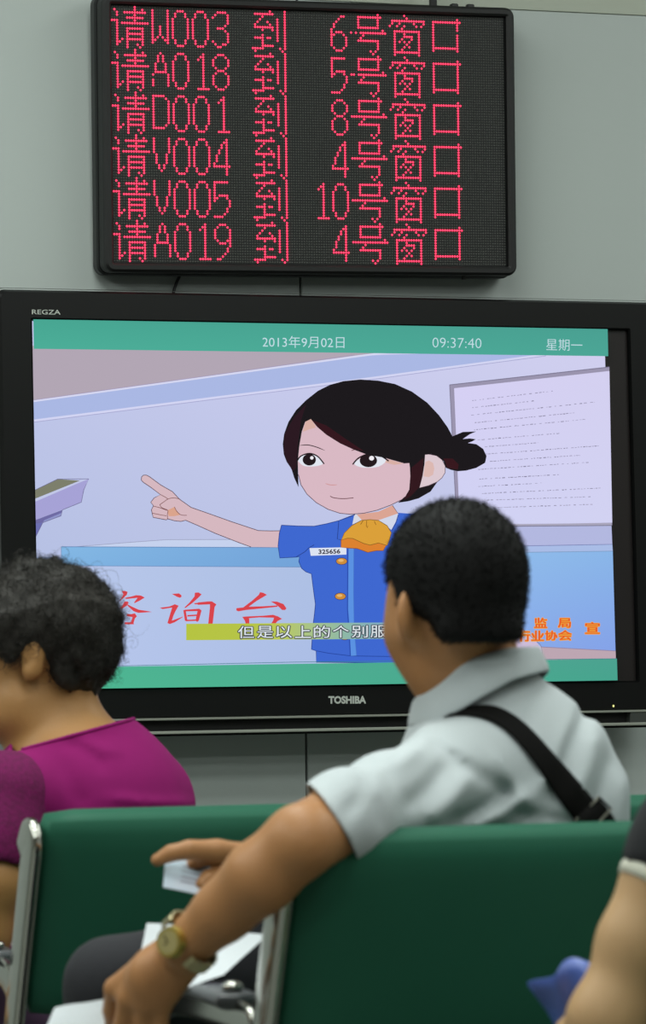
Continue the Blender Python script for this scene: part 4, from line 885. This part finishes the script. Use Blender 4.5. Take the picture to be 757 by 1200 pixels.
bm = bmesh.new(); c = W(735, 1130, 5.22); q = superbox(.11, .035, .09, .03); bmesh.ops.transform(q, matrix=Matrix.Translation(Vector((c[0], c[1], .50))-BO), verts=q.verts); obj('bag_body', q, M_STRAP, bag, smooth=True); bm.free()
# ------------------------------------------------------------------ card and papers
def sheet(name, pts, th, m_, label, cat, bend=0.0, nx=8, ny=6):
    P = [np.array(W(*p)) for p in pts]; bm = bmesh.new(); n = np.cross(P[1]-P[0], P[3]-P[0]); n /= np.linalg.norm(n)
    if n@FW > 0: n = -n
    cen = sum(P)/4; G_ = []
    for s_ in (1, 0):
        g = []
        for j in range(ny+1):
            row = []
            for i in range(nx+1):
                u, t = i/nx, j/ny; p = (1-u)*(1-t)*P[0]+u*(1-t)*P[1]+u*t*P[2]+(1-u)*t*P[3]; p = p+n*(bend*math.sin(math.pi*u)*math.sin(math.pi*(t*.8+.1))+s_*th+bend*.3*math.sin(7*u+3*t)); row.append(bm.verts.new(p-cen))
            g.append(row)
        G_.append(g)
    A, B = G_
    for j in range(ny):
        for i in range(nx): bm.faces.new((A[j][i], A[j][i+1], A[j+1][i+1], A[j+1][i])); bm.faces.new((B[j+1][i], B[j+1][i+1], B[j][i+1], B[j][i]))
    for j in range(ny): bm.faces.new((A[j][0], A[j+1][0], B[j+1][0], B[j][0])); bm.faces.new((A[j+1][nx], A[j][nx], B[j][nx], B[j+1][nx]))
    for i in range(nx): bm.faces.new((A[0][i+1], A[0][i], B[0][i], B[0][i+1])); bm.faces.new((A[ny][i], A[ny][i+1], B[ny][i+1], B[ny][i]))
    bmesh.ops.recalc_face_normals(bm, faces=bm.faces); o = obj(name, bm, m_, None, smooth=False); o.location = Vector(cen); tag(o, label, cat); return o, P, n
M_PAPER = mat('white_paper', '#d3d8dd', .7); M_CARD = mat('pale_card', '#a6d2e2', .4, col2='#d6c6d2', scale=18)
cardo, CP, cn = sheet('identity_card', [(194, 1001, 5.20), (250, 1016, 5.212), (240, 1050, 5.165), (191, 1040, 5.152)], .0009, M_CARD, 'small pale plastic card held up by the fingers of the white-shirted man', 'card')
# printed lines on the card
bm = bmesh.new(); Pc = CP; cen = sum(Pc)/4
for k, t in enumerate((.22, .38, .54, .70)):
    a = Pc[0]*(1-t)+Pc[3]*t; b_ = Pc[1]*(1-t)+Pc[2]*t; q0 = a+(b_-a)*.38; q1 = a+(b_-a)*(.9-.08*(k % 2)); dn = (Pc[3]-Pc[0])*.035
    bm.faces.new([bm.verts.new(v-cen+cn*.0013) for v in (q0, q1, q1+dn, q0+dn)])
obj('printed_lines', bm, mat('card_print', '#7f7f92', .6), cardo)
sheet('paper_sheet', [(172, 1082, 5.12), (314, 1096, 5.16), (262, 1142, 5.05), (150, 1188, 5.03)], .0005, M_PAPER, 'white paper sheet lying on the dark trousered lap behind the gold watch', 'paper', bend=.006)
sheet('paper_sheet', [(64, 1181, 5.02), (124, 1171, 5.00), (150, 1262, 4.96), (30, 1268, 4.97)], .0005, M_PAPER, 'white paper at the bottom edge pinched in the hand wearing the watch', 'paper', bend=.003)
# ------------------------------------------------------------------ woman in magenta
wom = empty('person', tuple(W(110, 1300, 6.12)[:2])+(0,), label='woman with curly greying black hair in a magenta top, seated facing left', cat='person')
M_MAG = mat('magenta_knit', '#84145f', .9, amt=.06, scale=50, bump=.12, bscale=700, spec=.2)
M_LACE = mat('magenta_lace', '#7c165a', .9, scale=150, col2='#471c36', bump=.6, bscale=220, spec=.2)
upv = np.array([0, 0, 1.0])+.20*(-RT)+.03*FW
HW = Head(W(30, 768, 6.17), awl(82), upv, .98)
S = SDF(.02); HW.sdf(S, ears=False)
HW_ear = W(37, 770, 6.10)
# near ear, turned to the camera
axE = np.array([-FW, RT*.98+UP*.12, UP*.98-RT*.12]); c = W(38, 770, 6.096)
S.ell(c, (.012, .0165, .032), axE, .006); S.ell(W(33, 788, 6.094), (.009, .009, .013), axE, .006); S.ell(W(36, 767, 6.078), (.011, .0085, .018), axE, .003, 's'); S.ell(W(31, 776, 6.082), (.012, .0045, .007), axE, .003, 's'); S.ell(W(33, 770, 6.092), (.005, .005, .010), axE, .003)
S.ell(W(20, 840, 6.15), (.05, .05, .035), None, .03)
S.cap(W(74, 790, 6.17), W(84, 842, 6.17), .042, .043, .03); S.cap(W(84, 852, 6.17), W(92, 890, 6.17), .042, .062, .015); S.cap(W(40, 830, 6.16), W(66, 892, 6.16), .04, .045, .03)
SL, SR = W(8, 935, 6.02), W(150, 905, 6.32)
S.ell(W(100, 950, 6.15), (.13, .11, .12), None, .05); S.cap(W(105, 960, 6.15), W(110, 1150, 6.15), .12, .12, .04); S.cap(W(110, 1150, 6.15), W(108, 1255, 6.13), .125, .14, .05)
EW = W(-22, 1095, 5.99); WW = W(-95, 1180, 6.06); S.chain([SL, W(-6, 1030, 5.985), EW, WW], [.047, .040, .036, .026], .03)
E2 = W(100, 1060, 6.42); W2 = W(-60, 1150, 6.33); S.chain([SR, E2, W2], [.047, .036, .026], .03)
for (wr, dx) in ((WW, -1), (W2, -1)):
    S.cap(wr, wr-RT*.06-UP*.02, .024, .022, .02)
    for k in range(4): b0 = wr-RT*.075-UP*(.015+.0)+FW*(.016*(k-1.5)); finger(S, [b0, b0-RT*.035-UP*.012, b0-RT*.055-UP*.03], .009, .0065)
    b0 = wr-RT*.03+UP*.015; finger(S, [b0, b0-RT*.03+UP*.01, b0-RT*.05], .010, .008)
HC = seat(W(108, 1255, 6.13), .52)
for dy in (-.09, .09):
    f_ = awl(20); side = np.cross(f_, [0, 0, 1]); kn = HC+side*dy+f_*.40-np.array([0, 0, .01]); kn[1] = min(kn[1], 6.75); an = seat(kn+f_*.02, .10); S.chain([HC+side*dy*.9, kn], [.075, .052], .03); S.chain([kn, an], [.05, .034], .02)
b_ = S.mesh('body', .0045, M_SKIN_W, wom); put_rel(b_, wom); eyeballs(HW, wom)
for o in [c for c in wom.children if c.name.startswith('eye')]: put_rel(o, wom); [put_rel(c, wom) for c in o.children]
# hair
S = SDF(.03)
for (x, y, d, r) in ((60, 731, 6.17, .080), (86, 741, 6.17, .060), (28, 713, 6.17, .058), (-5, 722, 6.17, .056), (88, 714, 6.17, .045), (93, 776, 6.17, .045), (102, 750, 6.17, .038), (-30, 737, 6.17, .045), (18, 738, 6.14, .046)): S.ell(W(x, y, d), (r, r*1.08, r), None, .03)
S.ell(W(62, 668, 6.17), (.013, .016, .016), None, .02); S.ell(W(92, 681, 6.15), (.018, .02, .016), None, .02); S.ell(W(30, 667, 6.17), (.02, .02, .013), None, .02); S.ell(W(128, 718, 6.15), (.014, .02, .018), None, .02)
S.cap(W(82, 785, 6.17), W(92, 803, 6.17), .040, .030, .02); S.cap(W(2, 730, 6.095), W(11, 772, 6.088), .024, .009, .015); S.cap(W(62, 760, 6.12), W(78, 795, 6.12), .02, .012, .02)
def noise3(P, f, ph):
    return (np.sin(P[..., 0]*f+ph)*np.cos(P[..., 1]*f*1.13+ph*2)+np.sin(P[..., 2]*f*.93+ph*3)*np.cos(P[..., 0]*f*1.27+1.7*ph)+np.sin(P[..., 1]*f*.81+P[..., 2]*f*.6+ph))/3
hw_ = S.mesh('hair', .0055, M_HAIRG, wom, disp=lambda P: .006*noise3(P, 110, .4)+.0045*noise3(P, 210, 1.0)+.0025*noise3(P, 420, 2.0))
cond = lambda P: pix(P)[1] < 800
pos, nrm = sample(hw_, 9000, cond); st = strands('curly_strands', pos, nrm, .024, .00045, M_HAIRG, hw_, droop=tuple(-UP*.2), curl=.0075, seg=9, jit=1.3, freq=7.0)
pos, nrm = sample(hw_, 900, lambda P: pix(P)[1] < 770); st2 = strands('loose_curls', pos, nrm, .040, .0004, M_HAIRG, hw_, droop=tuple(-UP*.15), curl=.011, seg=12, jit=1.3, freq=8.0)
pos, nrm = sample(hw_, 240, lambda P: (pix(P)[1] < 745)); st3 = strands('stray_curls', pos, nrm, .060, .00045, M_HAIRG, hw_, droop=tuple(-UP*.25+RT*.3), curl=.016, seg=14, jit=1.2, freq=7.0); put_rel(st3, wom)
put_rel(hw_, wom); put_rel(st, wom); put_rel(st2, wom)
# top
S = SDF(.04)
S.ell(W(100, 956, 6.16), (.140, .125, .125), None, .04); S.cap(W(92, 885, 6.17), W(100, 930, 6.16), .085, .105, .04); S.cap(SL+UP*.0, W(90, 925, 6.16), .062, .09, .04); S.cap(SR, W(110, 930, 6.16), .052, .09, .04)
S.cap(W(106, 960, 6.16), W(110, 1150, 6.15), .138, .132, .04); S.cap(W(110, 1150, 6.15), W(108, 1230, 6.13), .135, .15, .05); S.ell(W(190, 935, 6.20), (.038, .05, .045), None, .03)
FW_ = [([(60, 870), (110, 855), (145, 848)], 5, .004), ([(75, 868), (110, 885), (125, 905)], 6, -.004), ([(95, 866), (118, 878), (140, 880)], 6, .004), ([(120, 935), (180, 940), (232, 941)], 5, .005), ([(60, 880), (90, 930), (100, 945)], 10, -.004)]
tp = S.mesh('top', .006, M_MAG, wom, disp=folds(FW_))
bm = bmesh.new(); bm.from_mesh(tp.data); NK = W(92, 862, 6.17); 
cut_line(bm, (32, 877), (152, 844), 12, 170, 885)
rim_ = [np.array(v.co) for v in bm.verts if v.is_boundary]; rim_ = sorted([(pix(v)[0], v) for v in rim_ if pix(v)[2] < 6.175 and 25 < pix(v)[0] < 158], key=lambda q: q[0])
pts_ = []
for x_, v in rim_:
    if not pts_ or x_-pts_[-1][0] > 6: pts_.append((x_, v))
nb_ = bmesh.new(); tube(nb_, spline([p for _, p in pts_], 3), .0032, 8); nbo = obj('neckline_roll', nb_, M_MAG, wom, smooth=True); put_rel(nbo, wom)
bm.to_mesh(tp.data); bm.free(); put_rel(tp, wom); md = tp.modifiers.new('c', 'SOLIDIFY'); md.thickness = .003; md.offset = 1
# rolled neckline
TT = tree_of([tp]); TT = None
S = SDF(.03); S.chain([SL+.004*UP, W(-2, 985, 6.0), W(-7, 1028, 5.985)], [.063, .058, .054], .03)
S.plane(W(-7, 1018, 5.985), W(-10, 1040, 5.98)-W(-2, 985, 6.0)); S.ell(W(-7, 1030, 5.985), (.05, .05, .06), None, .004, 's')
ls = S.mesh('lace_sleeve', .0055, M_LACE, wom); put_rel(ls, wom); ls['label'] = 'openwork lace sleeve'
S = SDF(.03); S.chain([SR, (SR+E2)/2], [.060, .056], .03); q = S.mesh('sleeve', .008, M_MAG, wom); put_rel(q, wom)
S = SDF(.03); S.ell(HC, (.17, .15, .10), None, .05)
for dy in (-.09, .09):
    kn = HC+side*dy+f_*.40-np.array([0, 0, .01]); kn[1] = min(kn[1], 6.75); an = seat(kn+f_*.02, .12); S.chain([HC+side*dy*.9, kn, an], [.09, .064, .05], .03)
    sh_ = SDF(.02); lo_ = seat(an, .045); sh_.cap(lo_-f_*.04, lo_+f_*.15, .038, .03); sh_.plane(np.array([0, 0, .004]), (0, 0, -1)); q = sh_.mesh('shoe', .008, M_SHOE, wom); put_rel(q, wom)
q = S.mesh('trousers', .009, mat('dark_purple_trousers', '#38203a', .9), wom); put_rel(q, wom)
# ------------------------------------------------------------------ nearest person at the right edge
ner = empty('person', tuple(W(850, 1300, 4.55)[:2])+(0,), label='person at the right edge, bare arm below a black sleeve with white cuff', cat='person')
S = SDF(.02); SHN = W(860, 880, 4.50); ELN = W(711, 1195, 4.46); WRN = W(690, 1340, 4.66)
S.chain([SHN, W(779, 1035, 4.48), W(747, 1105, 4.47), ELN], [.050, .040, .037, .033], .03); S.chain([ELN, W(690, 1230, 4.56), WRN], [.038, .036, .026], .03)
SHN2 = SHN+RT*.36+FW*.05; S.cap(SHN+RT*.04, SHN2, .06, .06, .05); S.chain([SHN2, SHN2-UP*.26+RT*.03, SHN2-UP*.40-RT*.05+FW*.2], [.05, .04, .028], .03)
MID = (SHN+SHN2)/2; S.cap(MID, MID-np.array([0, 0, .40]), .12, .13, .06)
HN = Head(MID+np.array([0, 0, .27])+.02*FW, awl(5), np.array([0, 0, 1.0]), 1.0); HN.sdf(S); S.cap(MID+np.array([0, 0, .03]), MID+np.array([0, 0, .19]), .055, .055, .03)
fz = WRN; S.cap(fz, fz-UP*.05+FW*.02, .025, .024, .02)
for k in range(4): b0 = fz-UP*.07+FW*.02+RT*(.017*(k-1.5)); finger(S, [b0, b0-UP*.03+FW*.012, b0-UP*.035-FW*.012, b0-UP*.015-FW*.02], .009, .0072)
b0 = fz-UP*.02-RT*.02; finger(S, [b0, b0-RT*.012-UP*.03, b0-RT*.004-UP*.05], .0105, .008)
HCN = seat(MID, .52)
fN = awl(0); sN = np.cross(fN, [0, 0, 1])
for dy in (-.1, .1): kn = HCN+sN*dy+fN*.42; S.chain([HCN+sN*dy*.9, kn, seat(kn, .10)], [.075, .05, .034], .03)
q = S.mesh('body', .0055, M_SKIN_P, ner); put_rel(q, ner); eyeballs(HN, ner)
for o in [c for c in ner.children if c.name.startswith('eye')]: put_rel(o, ner); [put_rel(c, ner) for c in o.children]
S = SDF(.01); S.ell(HN.p(0, -.016, .040), (.086, .106, .092), HN.ax); S.ell(HN.p(0, -.05, -.02), (.075, .06, .08), HN.ax, .02); S.plane(HN.p(0, .06, .05), HN.f-HN.u*.3, .01); q = S.mesh('hair', .007, M_HAIR, ner); put_rel(q, ner)
M_BSH = mat('black_tshirt', '#15161a', .9, bump=.1, bscale=500)
S = SDF(.04); S.cap(SHN+RT*.02, SHN2, .066, .066, .05); S.cap(MID-UP*.02, MID-np.array([0, 0, .40]), .14, .15, .06); S.chain([SHN, W(800, 990, 4.485), W(779, 1028, 4.478)], [.062, .050, .047], .03); S.chain([SHN2, SHN2-UP*.20+RT*.02], [.066, .058], .03)
cn_ = W(777, 1033, 4.478); cv = W(735, 1105, 4.47)-W(800, 990, 4.49); cv = cv/np.linalg.norm(cv)
S.ell(cn_+cv*.082, (.092, .092, .092), None, .004, 's')
q = S.mesh('tshirt', .0065, M_BSH, ner); put_rel(q, ner)
# white band round the sleeve hem
e1 = np.cross(cv, FW); e1 /= np.linalg.norm(e1); e2 = np.cross(cv, e1); bm = bmesh.new(); rows = []
CB = W(775, 1039, 4.478)
for i in range(40):
    a = 2*math.pi*i/40; dv_ = e1*math.cos(a)+e2*math.sin(a); rows.append([bm.verts.new(CB+dv_*r+cv*t-np.array(ner.location)) for r, t in ((.038, -.008), (.0475, -.008), (.0485, 0), (.0465, .008), (.038, .008))])
for i in range(40):
    A, B = rows[i], rows[(i+1) % 40]
    for k in range(5): bm.faces.new((A[k], A[(k+1) % 5], B[(k+1) % 5], B[k]))
bmesh.ops.recalc_face_normals(bm, faces=bm.faces); cu = obj('sleeve_cuff', bm, mat('off_white_rib', '#c9c7b8', .8), ner, smooth=True); cu['label'] = 'off-white sleeve cuff'
S = SDF(.03); S.ell(HCN, (.18, .15, .11), None, .05); S.ell(W(812, 1195, 4.60), (.058, .09, .10), None, .03)
for dy in (-.1, .1): kn = HCN+sN*dy+fN*.42; S.chain([HCN+sN*dy*.9, kn, seat(kn, .14)], [.10, .066, .052], .03)
q = S.mesh('trousers', .009, mat('pale_grey_trousers', '#a9a99a', .9), ner); put_rel(q, ner)
for dy in (-.1, .1):
    kn = HCN+sN*dy+fN*.42; sh_ = SDF(.02); lo_ = seat(kn, .045); sh_.cap(lo_-fN*.04, lo_+fN*.16, .038, .03); sh_.cap(lo_, lo_+np.array([0, 0, .06]), .036, .034); sh_.plane(np.array([0, 0, .004]), (0, 0, -1)); q = sh_.mesh('shoe', .008, M_SHOE, ner); put_rel(q, ner)
y3 = float(MID[1])-.27; x3 = float(ray_y(806, 1010, y3)[0])
bench(x3, y3, 'nearest green bench just past the right edge, under the black-shirted person', 2, arms=False)
# blue plastic bag hanging from the hand
M_BLUE = mat('blue_plastic', '#4860ae', .4, amt=.1, scale=20, spec=.6)
pb = bmesh.new(); O = W(668, 1180, 4.60)
rim = [(618, 1152, 4.60), (648, 1143, 4.58), (674, 1122, 4.58), (700, 1140, 4.60), (716, 1180, 4.66), (690, 1190, 4.70), (655, 1172, 4.68)]
rim = spline(rim, 4, True); lv = []
for j in range(12):
    t = j/11; row = []
    for i, p in enumerate(rim):
        a = 2*math.pi*i/len(rim); x, y, d = p; cx, cy, cd_ = 672, 1155, 4.63
        w_ = 1-.22*t+.25*math.sin(math.pi*t); xx = cx+(x-cx)*(1-.3*t)+66*t; yy = y+(cy+160-y)*t if False else y+150*t+(cy-y)*.6*t; dd = cd_+(d-cd_)*w_+.006*math.sin(5*a+4*t)+.05*math.sin(math.pi*t)*math.cos(a)
        row.append(pb.verts.new(W(xx+5*math.sin(3*a+6*t), yy, dd)-O))
    lv.append(row)
for a, c in zip(lv, lv[1:]):
    for i in range(len(a)): pb.faces.new((a[i], a[(i+1) % len(a)], c[(i+1) % len(a)], c[i]))
pb.faces.new(lv[-1]); bmesh.ops.recalc_face_normals(pb, faces=pb.faces)
bo_ = obj('plastic_bag', pb, M_BLUE, smooth=True); bo_.location = Vector(O); tag(bo_, 'crumpled blue plastic bag held beside the bare arm at the right edge', 'bag'); md = bo_.modifiers.new('s', 'SOLIDIFY'); md.thickness = .0008
